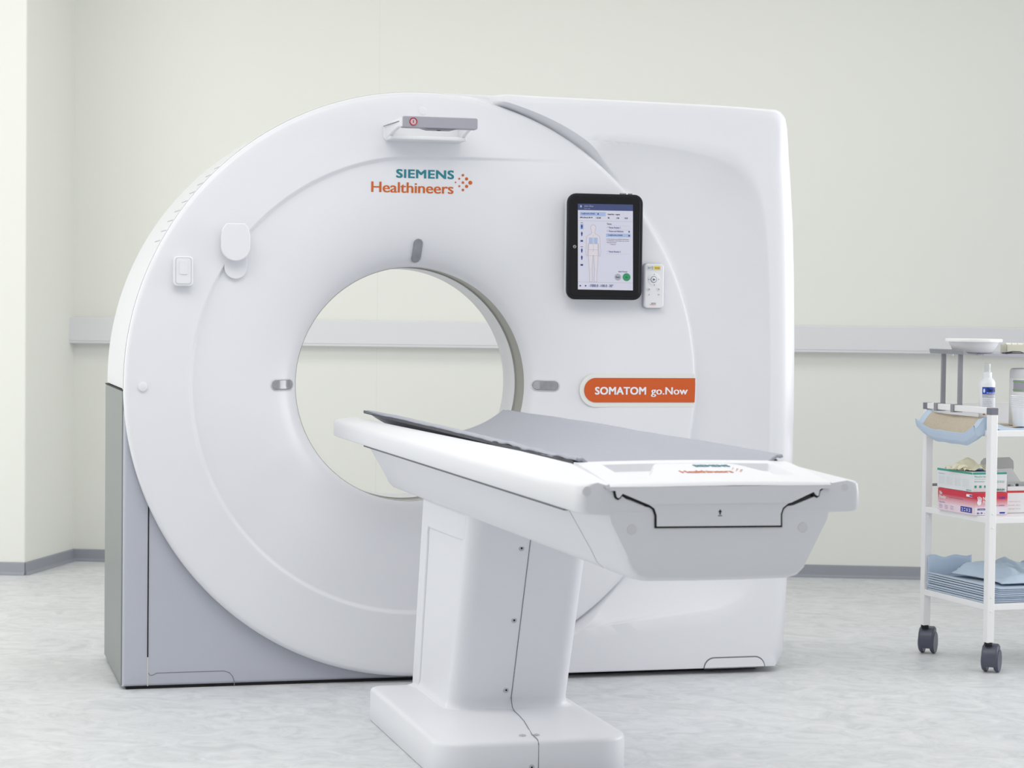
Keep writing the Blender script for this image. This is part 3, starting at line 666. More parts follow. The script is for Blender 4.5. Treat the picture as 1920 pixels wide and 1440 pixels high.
# end piece: height field on top, deep lip in front
def zend(x, y):
    yb_ = -2.585+.123*(1-sm(abs(x-.01), .075, .140))
    rec = sm(y, yb_-.004, yb_+.008)*(1-sm(y, -2.462, -2.452))*(1-sm(abs(x), .172, .180))
    edge = .0
    u_ = min(1, max(0, (-y-2.415)/.245)); return .8525-.026*u_**1.25-.003*(x/.22)**2-.016*rec-.006*sm(-y, 2.650, 2.6605)**2
HX = .2245
mb = MB(); nu, nv = 120, 70; YN, YK = -2.6605, -2.415
mb.grid(lambda u, v: (-HX+2*HX*u, YK+(YN-YK)*v, zend(-HX+2*HX*u, YK+(YN-YK)*v)), nu, nv)
nn = len(mb.v)
bot = [(-HX+2*HX*i/nu, YN+.0015, .812-0*.0) for i in range(nu+1)]
for sx_ in (-1, 1):
    mb.add([(sx_*HX, YN, .8195), (sx_*HX, YN+.002, .812), (sx_*HX, YK, .812), (sx_*HX, YK, .8495)]+[(sx_*HX, y_, zend(sx_*HX, y_)) for y_ in (-2.48, -2.54, -2.60, -2.65)], [tuple(range(8))])
mb.add([(-HX, YN, .8195), (HX, YN, .8195), (HX, YN+.002, .812), (-HX, YN+.002, .812)], [(0, 1, 2, 3)])
mb.out('end_piece', TWHITE, tbl, smooth=40)
# front plate under the lip, with the black gap around it
Y2 = -2.6545
gp = [(1131, 906), (1133, 913), (1140, 918), (1150, 922), (1152, 932), (1155, 936), (1159, 937.5), (1163, 935), (1167, 929.5), (1216, 950), (1224, 956), (1227.5, 967), (1227.5, 990.5), (1466.5, 988.5), (1466.5, 964), (1470, 954), (1478, 947.5), (1523, 926), (1527, 931), (1531.5, 933.5), (1536, 930.5), (1538, 920), (1549, 913), (1557, 905)]
gl = [at(a, bb, Y2) for a, bb in gp]
cgx = sum(p[0] for p in gl)/len(gl)
gl = [(x if i not in (0, len(gl)-1) else math.copysign(HX, x), z if i not in (0, len(gl)-1) else .816) for i, (x, z) in enumerate(gl)]
MB().prism_y(gl, Y2-.0005, Y2+.03).out('plate_gap', DARK, tbl, smooth=0)
def shrink(pts, d):
    out = []
    for i, p in enumerate(pts):
        a = Vector(pts[i-1]) if i else None; c = Vector(pts[i+1]) if i < len(pts)-1 else None; b_ = Vector(p)
        ns = []
        if a is not None: e_ = b_-a; ns.append(Vector((-e_.y, e_.x)).normalized())
        if c is not None: e_ = c-b_; ns.append(Vector((-e_.y, e_.x)).normalized())
        n_ = sum(ns, Vector((0, 0)))/len(ns); n_ = n_/max(.35, n_.length_squared)
        out.append((b_.x+n_.x*d, b_.y+n_.y*d))
    return out
fp = shrink(gl, .0036); MB().prism_y(fp, Y2-.0025, Y2+.02).out('front_plate', TWHITE, tbl, smooth=0, bev=.001, seg=2)
zc_ = at(1345, 944, Y2)[1]; up_ = [p for p in fp if p[1] > zc_+.001]
h1 = [p for p in up_ if p[0] < 0]; h2 = [p for p in up_ if p[0] >= 0]
def cross(p, q_): k_ = (zc_-p[1])/(q_[1]-p[1]); return (p[0]+(q_[0]-p[0])*k_, zc_)
i1 = fp.index(h1[-1]); i2 = fp.index(h2[0]); lip = h1+[cross(fp[i1], fp[i1+1]), cross(fp[i2], fp[i2-1])]+h2
MB().prism_y([(-HX+.001, .8185)]+lip[1:-1]+[(HX-.001, .8185)], YN+.0005, Y2+.01).out('front_lip', TWHITE, tbl, smooth=0, bev=.003)
# arrow mark on the plate
mx_, mz_ = at(1351, 962, Y2-.005); q = .001
mb = MB(); mb.add([(mx_+a*q*1.0, Y2-.0030, mz_+bb*q) for a, bb in ((-4, 1.5), (0, 7), (4, 1.5), (1.5, 1.5), (1.5, -3), (-1.5, -3), (-1.5, 1.5))], [tuple(range(7))]); mb.add([(mx_+a*q, Y2-.0030, mz_+bb*q) for a, bb in ((-4.5, -6), (4.5, -6), (4.5, -4.6), (-4.5, -4.6))], [(0, 1, 2, 3)])
mb.out('arrow_mark', DARK, tbl, smooth=0)
PL = mat('plug_white', (220, 220, 225), .4)
for px_, py_, yy_ in ((1185, 993, -2.652), (1505, 989, -2.652), (1101, 921, -2.650), (1583, 914, -2.650)):
    x_, z_ = at(px_, py_, yy_); plug(tbl, x_, yy_, z_, .010, .0022, PL)
# print on the end piece
ft = lambda off: (lambda u, v: (u, v, zend(u, v)+off))
xa_, _z = 0, 0
def on_plane_z(px, py, z):
    d = fw*FPX + rt2*(px-960) - up2*(py-720); t_ = (z-CAM.z)/d.z; p = M_G.inverted() @ (CAM+d*t_); return p.x, p.y
a0 = on_plane_z(1304, 879.8, .8405); a1 = on_plane_z(1374, 873.5, .832)
mb = MB(); text_into(mb, 'SIEMENS', ft(.0006), (a0[0], a0[0]+.075, a0[1], a0[1]+.024), .028, 1.06); mb.out('maker_name', teal, tbl, smooth=0, fix=False)
b0 = on_plane_z(1279, 887.8, .837)
mb = MB(); text_into(mb, 'Healthineers', ft(.0006), (b0[0], b0[0]+.108, b0[1]-.002, b0[1]+.024), .02, .96)
for dx, dy, rr in ((0, .02, .0012), (.005, .030, .0014), (.005, .010, .0014), (.010, .040, .0017), (.010, .020, .0017), (.010, .0, .0017), (.015, .030, .0021), (.015, .010, .0021), (.020, .020, .0026)):
    x = b0[0]+.114+dx; y = b0[1]+.008+dy; mb.add([ft(.0006)(x+rr*math.cos(2*PI*k/14), y+rr*1.3*math.sin(2*PI*k/14)) for k in range(14)], [tuple(range(14))])
mb.out('maker_subtitle', orange, tbl, smooth=0, fix=False)
# ------------------------------------------------------------------ mat on the couch
mm = mat('grey_mat_vinyl', (164, 167, 178), .5, bump=.25, bscale=120)
mt = thing('couch_mat', 'grey padded vinyl mat with curled-up edges lying on the patient couch', 'mat', M_G, (TX, -.22, .77))
def zm(x, y):
    w_ = abs(x)/.217; z = .782+.077*w_**2.3+.004*sm(x, .1, .22)*sm(-y, .3, 2.0)-.004*sm(y, -.8, -.2)
    z += .0025*noise.noise(Vector((x*9, y*3, 1)))*(1-.3*w_)
    if w_ > .85: z += .0045*noise.noise(Vector((x*30, y*(14 if x < 0 else 6), 7)))*sm(w_, .85, 1)*(.25+(.9*sm(-y, 1.5, 2.0) if x < 0 else .15))
    if w_ > .93: z -= .010*sm(w_, .97, 1.0)
    return z
YM0, YM1 = -.225, -2.420
MB().grid(lambda u, v: (-.221+.442*u, (YM0+(YM1-YM0)*v)+.22, zm(-.221+.442*u, YM0+(YM1-YM0)*v)-.77), 70, 260).out('mat_sheet', mm, mt, solid=.006, solid_off=-1, fix=False, smooth=60)
dk = mat('mat_dark_edge', (52, 54, 64), .6)
for s_ in (-1, 1):
    lo = []
    for k in range(141):
        y = YM0-.005+(YM1-YM0+.03)*k/140; wv = .004*noise.noise(Vector((3, y*16, s_)))*sm(-y, 1.4, 1.9)
        x = s_*(.2185+wv); lo.append([(x-.002, y+.22, .8445-.77), (x+.002, y+.22, .8445-.77), (x+.002, y+.22, .8520+wv-.77), (x-.002, y+.22, .8520+wv-.77)])
    MB().loft(lo).out('mat_edge_strip', dk, mt, smooth=50)
# ------------------------------------------------------------------ trolley
tr = thing('instrument_trolley', 'white metal instrument trolley with three shelves and a raised grey tray', 'trolley', M_T)
TW, TD = .60, .411
tw = mat('trolley_white', (240, 240, 241), .4); tg = mat('trolley_grey', (150, 152, 158), .4, metal=.3); tcap = mat('cap_grey', (118, 120, 130), .5)
hw = .0135
for lx, ly in ((0, 0), (0, TD), (TW, 0), (TW, TD)):
    lg = MB().box(lx-hw, lx+hw, ly-hw, ly+hw, .098, .836).out('leg', tw, tr, smooth=0, bev=.003)
    MB().box(lx-hw-.0005, lx+hw+.0005, ly-hw-.0005, ly+hw+.0005, .833, .856).out('leg_cap', tcap, tr, smooth=0, bev=.002)
    for z_ in (.515, .47, .245, .20):
        MB().lathe([(0, -.0018), (.003, -.0016), (.0042, 0), (.0042, .002)], (lx, ly-hw, z_), 12, 'y').out('rivet', tw, lg)
for ly0, ly1, xx in ((hw, TD-hw, 0), (hw, TD-hw, TW)): MB().box(xx-hw, xx+hw, ly0, ly1, .836, .856).out('side_rail', tw, tr, smooth=0, bev=.002)
MB().box(hw, TW-hw, TD-.004, TD+.006, .79, .856).out('back_board', tw, tr, smooth=0, bev=.001)
for z_ in (.783, .503, .222):
    MB().box(-hw+.002, TW+hw-.002, -hw+.003, TD+hw-.003, z_-.020, z_).out('shelf', tw, tr, smooth=0, bev=.002)
MB().box(hw, TW-hw, TD-.004, TD+.004, .572, .581).out('cross_bar', tg, tr, smooth=0)
cm = mat('castor_slate', (76, 80, 94), .35)
for lx, ly in ((0, 0), (0, TD), (TW, 0), (TW, TD)):
    cs = MB().lathe([(.0, .104), (.012, .104), (.013, .100), (.013, .090), (0, .088)], (lx, ly, 0), 24).out('castor', DARK, tr)
    a = R(-42)
    def place(mb_, nm, m_, **k):
        o = mb_.out(nm, m_, cs, **k); o.location = (lx+.008, ly, 0); o.rotation_euler = (0, 0, a); return o
    # hood: curved shell in the side plane between the wheels
    hood = []
    for k in range(13):
        th = R(200)-R(220)*k/12; hood.append((.010+.0285*math.cos(th)*1.05, .046+.0445*math.sin(th)*1.15))
    for s_ in (-1, 1):
        place(MB().lathe([(0, -.0095), (.025, -.0095), (.032, -.007), (.0365, -.002), (.0375, .003), (.036, .0085), (0, .0085)], (s_*.0195, .016, .0378), 40, 'x'), 'wheel', cm, smooth=40)
    lo = [[(x_, .014+yy_, zz_) for yy_, zz_ in ((-.031, .018), (-.037, .045), (-.032, .070), (-.016, .088), (.006, .0925), (.022, .086), (.024, .07), (-.02, .04))] for x_ in (-.026, -.022, .022, .026)]
    lo[0] = [(x_, .010+(y_-.010)*.9, .055+(z_-.055)*.9) for x_, y_, z_ in lo[0]]; lo[3] = [(x_, .010+(y_-.010)*.9, .055+(z_-.055)*.9) for x_, y_, z_ in lo[3]]
    place(MB().loft(lo), 'castor_hood', cm, smooth=50, bev=.003)
    place(MB().box(-.006, .006, -.008, .032, .02, .07), 'wheel_fork', DARK, smooth=0)
# raised tray on clamps
for y_ in (.335, .225):
    MB().box(-.019, .017, y_-.009, y_+.009, .832, .8585).out('rail_clamp', tg, tr, smooth=0, bev=.001)
    MB().box(.000, .016, y_-.0095, y_-.0015, .8580, 1.026).out('tray_post', tg, tr, smooth=0, bev=.001)
MB().loft([[(-.012, y_, 1.024), (.04, y_, 1.024), (.04, y_, 1.0275), (.004, y_, 1.0275), (-.012, y_, 1.040), (-.016, y_, 1.038)] for y_ in (.165, .385)]).out('tray_bracket', tg, tr, smooth=0)
MB().box(.04, .40, .14, .40, 1.0225, 1.0265).out('tray', mat('steel_tray', (186, 188, 200), .3, metal=.5, var=18, bscale=900), tr, smooth=0)
MB().loft([[(.045, .14, 1.0225), (.045, .136, 1.0225), (.045, .136, 1.0265), (.045, .14, 1.0265)], [(.40, .14, 1.010), (.40, .136, 1.010), (.40, .136, 1.0265), (.40, .14, 1.0265)]]).out('tray_lip', MATS['steel_tray'], tr, smooth=0)
MB().lathe([(0, -.006), (.004, -.006), (.005, 0)], (.008, .275, 1.0238), 12).out('thumb_screw', mat('chrome', (205, 207, 210), .15, metal=1), tr)
# basin
bas = MB().lathe([(0, .002), (.062, .002), (.068, .006), (.082, .034), (.084, .0395), (.095, .0395), (.0955, .046), (.094, .049), (.088, .049), (.083, .046), (.079, .036), (.066, .011), (.060, .007), (0, .006)], (0, 0, 0), 64, 'z', 1.0, .95).out('wash_basin', mat('basin_white', (240, 240, 240), .35), M=M_T @ Matrix.Translation((.082, .262, 1.0262)), smooth=50)
setp(bas, 'shallow white plastic basin standing on the raised grey tray of the trolley', 'basin')
# tape dispenser carton with rolls
cb = thing('tape_carton', 'small cream open carton holding rolls of tape on the raised tray', 'carton', M_T, (.245, .26, 1.0267), R(-12))
crm = mat('cream_card', (226, 224, 206), .6)
mb = MB(); mb.box(-.045, .045, -.03, -.028, 0, .030); mb.box(-.045, .045, .028, .03, 0, .030); mb.box(-.045, -.043, -.03, .03, 0, .030); mb.box(.043, .045, -.03, .03, 0, .030); mb.box(-.045, .045, -.03, .03, 0, .002); mb.out('carton_box', crm, cb, smooth=0)
for k in range(4): MB().lathe([(.006, -.009), (.0135, -.009), (.0135, .009), (.006, .009), (.006, -.009)], (-.030+.020*k, 0, .022), 24, 'x').out('tape_roll', mat('tape_white', (232, 230, 220), .6), cb)
# forceps
sc = MB(); sc.tube([(0, 0, .003), (.03, .004, .008), (.06, .006, .0075), (.075, .01, .004)], [.003, .0016, .0014, .001], 8); sc.tube([(0, 0, .003), (.03, -.006, .004), (.06, -.004, .0035), (.075, 0, .003)], [.003, .0016, .0014, .001], 8)
sc.tube([(-.006+.005*math.cos(a_), .005*math.sin(a_), .0034) for a_ in np.linspace(0, 2*PI, 13)[:-1]], .0016, 6, True)
o = sc.out('forceps', mat('dark_steel', (60, 62, 68), .3, metal=.7), M=M_T @ Matrix.Translation((.150, .175, 1.0266)), smooth=50); setp(o, 'dark steel forceps lying between the basin and the cream carton', 'forceps')
# underpad draped over the top shelf
SB = mat('pad_blue', (190, 207, 226), .5, bump=.3, bscale=60); BE = mat('pad_beige', (202, 190, 172), .85, bump=.6, bscale=120, var=18)
prof = [(.56, .7845), (.30, .786), (.12, .787), (.045, .798), (.010, .822), (-.016, .815), (-.034, .792), (-.050, .769), (-.058, .762), (-.066, .765), (-.069, .772), (-.070, .764), (-.064, .744), (-.052, .732), (-.030, .742), (-.018, .757)]
def padv(u, v):
    k = u*(len(prof)-1); i = min(int(k), len(prof)-2); f_ = k-i
    x = prof[i][0]*(1-f_)+prof[i+1][0]*f_; z = prof[i][1]*(1-f_)+prof[i+1][1]*f_
    y = .026+(.385-.026)*v
    out_ = sm(-x, -.02, .05)                                         # portion that hangs outside the legs
    z += .035*out_*max(0, (v-.55)/.45)**2 + .028*out_*max(0, (.12-v)/.12)**1.5
    x -= -.016*out_*(max(0, (.2-v)/.2)**2)+.006*out_*math.sin(v*5)
    if x > .02: z += .004*abs(noise.noise(Vector((x*14, y*20, 2))))+.010*sm(y, .03, .06)*sm(.12-y, 0, .04)*abs(noise.noise(Vector((x*24, 1, 4))))
    z += .004*noise.noise(Vector((x*20, y*12, 9)))*out_
    k_ = sm(x, -.02, .05); z += k_*((.7842+(z-.7842)*sm(v, -.01, .13))-z); y -= k_*.012*(1-sm(v, 0, .15))
    return (x, y, z)
NU, NV = 90, 60
mb = MB(); mb.grid(padv, NU, NV)
mi_ = [1 if (i/NU > 8.15/15 or i/NU < .03 or (j_/NV < .10) or (j_/NV > .93)) else 0 for j_ in range(NV) for i in range(NU)]
mb.f.append(tuple(range(24, NU+1))); mb.mi = mi_+[1]
pd = mb.out('draped_underpad', [BE, SB], M=M_T, solid=.003, solid_off=1, fix=False, smooth=60)
setp(pd, 'beige underpad with blue border drooping over the left edge of the top shelf', 'underpad')
# spray bottle
sp = thing('spray_bottle', 'white spray bottle with blue label standing behind the near trolley leg', 'bottle', M_T, (.070, .152, .8005), R(-6))
bwm = mat('bottle_white', (232, 234, 236), .35)
MB().lathe([(0, 0), (.023, 0), (.026, .003), (.0265, .008), (.0265, .128), (.026, .134), (.022, .141), (.0155, .1475), (.0145, .150), (0, .151)], (0, 0, 0), 48).out('bottle_body', bwm, sp)
MB().lathe([(0, .149), (.0148, .149), (.0146, .166), (.0115, .1675), (.0, .1675)], (0, 0, 0), 32).out('bottle_collar', bwm, sp)
MB().lathe([(0, .167), (.0102, .167), (.0096, .178), (.0100, .179), (.0098, .194), (.0085, .195), (0, .195)], (0, 0, 0), 32).out('spray_cap', mat('clear_cap', (214, 216, 216), .25, alpha=.85), sp)
def wrap(mb_, th0, th1, z0_, z1_, r=.0268, n=16): return mb_.grid(lambda u, v: (r*math.cos(th0+(th1-th0)*u), r*math.sin(th0+(th1-th0)*u), z0_+(z1_-z0_)*v), n, 1)
A0, A1 = R(-150), R(-40)
wrap(MB(), A0, A1, .018, .102).out('bottle_label', mat('label_white', (218, 221, 228), .5), sp, fix=False)
mb = MB(); wrap(mb, A0, A1, .098-.004, .118, .0269); wrap(mb, A0, A1, .014, .019, .0270); mb.out('blue_band', mat('label_blue', (34, 74, 176), .45), sp, fix=False)
mb = MB(); wrap(mb, A0, A1, .083, .0935, .0270); mb.out('grey_band', mat('label_grey', (178, 180, 186), .5), sp, fix=False)
cyl = lambda off: (lambda u, v: ((.0268+off)*math.cos(u/.0268), (.0268+off)*math.sin(u/.0268), v))
mb = MB(); text_into(mb, 'DiacCle', cyl(.0007), (R(-116)*.0268, R(-44)*.0268, .103, .114), .03); mb.out('label_title', mat('ink_navy', (16, 24, 70), .5), sp, smooth=0, fix=False)
mb = MB(); text_into(mb, 'Professional', cyl(.0007), (R(-116)*.0268, R(-44)*.0268, .0965, .1005), .02); text_into(mb, 'Hygiene spray', cyl(.0007), (R(-110)*.0268, R(-44)*.0268, .086, .0905), .02)
mb.add([cyl(.0007)(R(-135)*.0268+.003*math.cos(k*PI/6), .106+.007*math.sin(k*PI/6)) for k in range(12)], [tuple(range(12))]); mb.out('label_subtitle', mat('label_print_white', (230, 232, 240), .5), sp, smooth=0, fix=False)
mb = MB()
for k, s_ in enumerate(('Instructions', 'for surfaces and', 'instruments use', 'undiluted only', 'wear gloves')): text_into(mb, s_, cyl(.0006), (R(-142)*.0268, R(-95+(k % 3)*8)*.0268, .076-.0058*k, .0785-.0058*k), .0)
mb.out('label_lines', mat('print_grey', (128, 134, 156), .5), sp, smooth=0, fix=False)
mb = MB(); wrap(mb, R(-142), R(-124), .026, .037, .0271); mb.out('hazard_mark', mat('hazard_orange', (226, 138, 44), .5), sp, fix=False)
mb = MB(); text_into(mb, 'x', cyl(.0008), (R(-139)*.0268, R(-127)*.0268, .028, .035), .04); mb.out('hazard_cross', DARK, sp, smooth=0, fix=False)
# wipes tub
wt = thing('wipes_tub', 'tall white wipes tub with grey label and green swoosh behind stacked cups', 'tub', M_T, (.234, .200, .789), 0)
MB().lathe([(0, 0), (.042, 0), (.044, .003), (.044, .155), (.0425, .157), (0, .157)], (0, 0, 0), 56).out('tub_body', bwm, wt)
MB().lathe([(0, .156), (.0435, .156), (.0432, .180), (.0405, .187), (.032, .190), (0, .191)], (0, 0, 0), 56).out('tub_lid', mat('lid_white', (222, 223, 225), .4), wt)
mb = MB(); wrap(mb, R(-165), R(-30), .112, .151, .0443, 24); mb.out('tub_label', mat('tub_grey', (176, 174, 186), .5, var=25, bscale=900), wt, fix=False)
mb = MB(); mb.grid(lambda u, v: (.0446*math.cos(R(-168)+R(110)*u), .0446*math.sin(R(-168)+R(110)*u), .144-.020*u+.004*v+.006*math.sin(u*4)), 24, 1); wrap(mb, R(-168), R(-125), .116, .120, .0446, 10); wrap(mb, R(-168), R(-148), .06, .064, .0446, 6); wrap(mb, R(-168), R(-148), .085, .089, .0446, 6); mb.out('green_swoosh', mat('swoosh_green', (132, 176, 110), .5), wt, fix=False)
# stacked cups
cupm = mat('cup_white', (232, 234, 238), .4)
cup = MB().lathe([(0, .002), (.022, .002), (.023, .004), (.0305, .066), (.0325, .067), (.0325, .0695), (.030, .070), (.0215, .006), (0, .005)], (0, 0, 0), 48).mesh('cup')
for k in range(6):
    o = link('plastic_cup', cup if k == 0 else cup, None, M=M_T @ Matrix.Translation((.146, .070, .7905+.0065*k)))
    if k == 0: cup.materials.append(cupm); 
    setp(o, 'white plastic cup in the nested stack beside the wipes tub', 'cup', 'nested plastic cups on the top shelf')
# glove boxes on the middle shelf
def carton(name, label, M, x0, x1, y0, y1, z0_, z1_, rz, m):
    t_ = thing(name, label, 'box', M, ((x0+x1)/2, (y0+y1)/2, z0_), rz)
    a, bb = (x1-x0)/2, (y1-y0)/2
    MB().box(-a, a, -bb, bb, 0, z1_-z0_).out('carton_body', m, t_, smooth=0, bev=.0015, seg=2)
    L = lambda off: (lambda u, v: (-a-off, bb-u, v))                  # left face: u from the back to the front
    F = lambda off: (lambda u, v: (-a+u, -bb-off, v))
    return t_, L, F, 2*a, 2*bb, z1_-z0_
def gradmat(name, c0, c1, z0_, z1_):
    m = mat(name, c0, .5); nt = m.node_tree; b = nt.nodes['Principled BSDF']; tc = nt.nodes.new('ShaderNodeTexCoord'); se = nt.nodes.new('ShaderNodeSeparateXYZ'); mr = nt.nodes.new('ShaderNodeMapRange')
    nt.links.new(tc.outputs['Object'], se.inputs[0]); nt.links.new(se.outputs['Z'], mr.inputs['Value']); mr.inputs['From Min'].default_value = z0_; mr.inputs['From Max'].default_value = z1_
    mx = nt.nodes.new('ShaderNodeMix'); mx.data_type = 'RGBA'; mx.inputs['A'].default_value = lin(c0); mx.inputs['B'].default_value = lin(c1)
    nt.links.new(mr.outputs[0], mx.inputs['Factor']); nt.links.new(mx.outputs['Result'], b.inputs['Base Color']); return m
def rectf(mb_, f, u0, u1, v0, v1): return mb_.add([f(u0, v0), f(u1, v0), f(u1, v1), f(u0, v1)], [(0, 1, 2, 3)])
redm = gradmat('box_red_print', (236, 214, 224), (205, 42, 66), .022, .055)
t_, L, F, W_, D_, H_ = carton('glove_box', 'red and white glove box, lower of two stacked on the middle shelf', M_T, -.022, .100, .062, .30, .5035, .5765, 0, redm)
ink_w = mat('print_white', (244, 240, 242), .5); ink_b = mat('print_blue', (52, 62, 160), .5); ink_g = mat('print_green', (60, 160, 138), .5)
mb = MB()
for q_, s_ in enumerate(('No', 'Powder')): text_into(mb, s_, L(.0006), (.012, .030 if q_ == 0 else .055, .052-.013*q_, .064-.013*q_), .03)
text_into(mb, 'No', F(.0006), (.030, .046, .050, .060), .03); text_into(mb, 'Powder', F(.0006), (.030, .062, .038, .048), .03)
for k in range(4): mb.tube([F(.0006)(.013+.003*k, .045), F(.0006)(.010+.005*k, .062-.002*abs(k-1))], .0014, 6)
mb.add([F(.0008)(.016+.008*math.cos(a_), .042+.009*math.sin(a_)) for a_ in np.linspace(0, 2*PI, 17)[:-1]], [tuple(range(16))])
rectf(mb, L(.0005), .185, .222, .058, .066); mb.out('white_print', ink_w, t_, smooth=0, fix=False)
mb = MB(); rectf(mb, L(.0007), .150, .222, .006, .024); rectf(mb, L(.0007), .205, .222, .0595, .0645)
text_into(mb, 'Powder free examination gloves', L(.0006), (.075, .165, .044, .048), .01); text_into(mb, 'Size M-L', L(.0006), (.012, .05, .025, .029), .02)
for c_ in range(3):
    for k in range(3): text_into(mb, ('Latex', 'Sterile', 'Glove')[(c_+k) % 3], L(.0006), (.012+.036*c_, .032+.036*c_, .017-.005*k, .0195-.005*k), 0)
rectf(mb, F(.0007), .010, .042, .0165, .0225); text_into(mb, '8-9 - 10', F(.0006), (.008, .060, .004, .010), .03); text_into(mb, '100', F(.0006), (.090, .112, .052, .060), .02); text_into(mb, 'Gloves size', F(.0006), (.042, .110, .030, .034), .02); rectf(mb, F(.0007), .092, .112, .0045, .010)
mb.out('blue_print', ink_b, t_, smooth=0, fix=False)
mb = MB(); rectf(mb, F(.0004), 0.001, W_-.001, .001, .026); mb.out('white_field', mat('field_white', (230, 224, 232), .5), t_, smooth=0, fix=False)
mb = MB()
for k, s_ in enumerate('2:03'): text_into(mb, s_, L(.0009), (.157+.015*k, .166+.015*k, .009, .020), .02)
text_into(mb, 'Latex', F(.0009), (.014, .036, .018, .021), .02); mb.out('panel_print', ink_w, t_, smooth=0, fix=False)
t_, L, F, W_, D_, H_ = carton('glove_box', 'white glove box with green trim stacked on top of the red one', M_T, -.020, .108, .083, .31, .5772, .6425, 0, mat('box_white', (228, 231, 233), .5))
mb = MB(); rectf(mb, L(.0005), 0.001, D_-.001, H_-.0075, H_-.0005); rectf(mb, F(.0005), .001, W_-.001, H_-.0075, H_-.0005)
text_into(mb, 'ManuFix Sensitive', F(.0006), (.008, .070, .048, .054), .01); text_into(mb, 'B.BRAUN', F(.0006), (.082, .120, .004, .011), .03); text_into(mb, 'B.BRAUN', L(.0006), (.190, .222, .003, .008), .02)
text_into(mb, 'Nitrile gloves', F(.0006), (.008, .056, .041, .0435), 0); text_into(mb, 'Examination', F(.0006), (.008, .045, .033, .037), .0)
for k in range(4): rectf(mb, F(.0006), .008+.018*k, .016+.018*k, .014, .022)
text_into(mb, 'CE 0123', F(.0006), (.088, .118, .030, .037), 0)
mb.out('green_print', ink_g, t_, smooth=0, fix=False)
mb = MB(); text_into(mb, 'Sensitive', L(.0006), (.010, .05, .046, .051), .01)
for c_ in range(4):
    for k in range(6): text_into(mb, 'lorem ipsum'.replace('lorem ipsum', ('gloves of nitrile', 'single use only', 'keep in dry place')[(k+c_) % 3]), L(.0006), (.012+.052*c_, .050+.052*c_, .037-.0045*k, .0392-.0045*k), 0)
mb.out('fine_print', mat('print_pale', (176, 190, 196), .5), t_, smooth=0, fix=False)
MB().box(-.045, .05, -.09, .06, .0649, .0656).out('dispenser_slot', mat('slot_blue', (60, 108, 172), .5), t_, smooth=0)
# pulled-out glove
gv = MB(); gm = mat('latex_cream', (240, 234, 204), .5)
gpts = [((-.030, -.06, .6430), (-.010, .0, .655), (.022, .03, .688), (.045, .035, .678)), ((-.035, -.045, .6440), (-.010, .01, .662), (.015, .04, .692), (.03, .05, .672)), ((-.0, -.05, .6440), (.02, -.0, .662), (.04, .02, .672), (.055, .03, .650))]
def gfn(u, v):
    x = -.032+.10*u; y = .115+.12*v
    h = .024*math.exp(-((u-.55)/.25)**2)*math.exp(-((v-.55)/.35)**2)+.010*abs(noise.noise(Vector((u*5, v*4, 3))))+.006*math.sin(u*14+v*3)*u*(1-v*.4)
    return (x+.010*math.sin(v*6), y, .6450+max(0, h)*1.4)
gv.grid(gfn, 36, 36)
for k, (a_, l_) in enumerate(((R(200), .045), (R(185), .05), (R(215), .04))):
    bx_, by_ = .0, .15+.012*k; ps = [(bx_+l_*q_*math.cos(a_), by_+l_*q_*math.sin(a_), .650+.010*math.sin(q_*PI)) for q_ in np.linspace(0, 1, 7)]
    gv.tube(ps, [.006, .0065, .006, .006, .0055, .005, .002], 10)
go = gv.out('latex_glove', gm, M=M_T, solid=.0012, solid_off=1, fix=False, smooth=60); setp(go, 'crumpled cream latex glove lying on the white and green glove box', 'glove')
# open white carton with red line
oc = thing('open_carton', 'white open carton with a red line and raised lid beside the glove boxes', 'carton', M_T, (.235, .21, .5035), 0)
cw = mat('carton_white', (230, 231, 232), .55); a, bb, h = .105, .095, .088
mb = MB(); mb.box(-a, a, -bb, -bb+.0015, 0, h); mb.box(-a, a, bb-.0015, bb, 0, h); mb.box(-a, -a+.0015, -bb, bb, 0, h); mb.box(a-.0015, a, -bb, bb, 0, h); mb.box(-a, a, -bb, bb, 0, .0015); mb.out('carton_body', cw, oc, smooth=0)
tp = [at(p_, q_, .318, M_T) for p_, q_ in ((1838, 884), (1839, 866), (1845, 859), (1893, 857), (1900, 864), (1901, 876), (1899, 884))]
MB().loft([[(x-.235, yy-.21, z-.5035) for x, z in tp] for yy in (.318, .3195)]).out('carton_flap', mat('carton_inside', (196, 195, 193), .7), oc, smooth=0)
tp = [at(p_, q_, .306, M_T) for p_, q_ in ((1866, 912), (1862, 880), (1899, 878), (1915, 905), (1915, 912))]
MB().loft([[(x-.235, yy+(z-tp[0][1])*.1-.21, z-.5035) for x, z in tp] for yy in (.306, .3075)]).out('carton_lid', cw, oc, smooth=0)
MB().box(-a-.0004, a, -bb-.0005, -bb+.001, .067, .074).out('red_line', mat('line_red', (204, 44, 50), .5), oc, smooth=0)
mb = MB(); f_ = lambda u, v: (-a+u, -bb-.0007, v)
for k in range(3): text_into(mb, ('sterile single use', 'keep dry', 'syringes 10 ml')[k], f_, (.006, .05, .036-.012*k, .040-.012*k), 0)
mb.out('carton_print', mat('print_rose', (214, 160, 170), .5), oc, smooth=0, fix=False)
for k in range(7):
    x_, y_ = .150+.022*k, .135+.012*(k % 3); col_ = (mat('vial_grey', (120, 128, 132), .3), mat('vial_white', (226, 228, 230), .3), mat('vial_dark', (74, 80, 78), .3))[k % 3]
    o = MB().lathe([(0, 0), (.007, 0), (.0075, .002), (.0075, .072), (.005, .078), (.0055, .090), (0, .092)], (0, 0, 0), 20).out('vial', col_, M=M_T @ Matrix.Translation((x_, y_, .5055)), smooth=40)
    setp(o, 'small vial standing in the open white carton', 'vial', 'vials in the open carton')
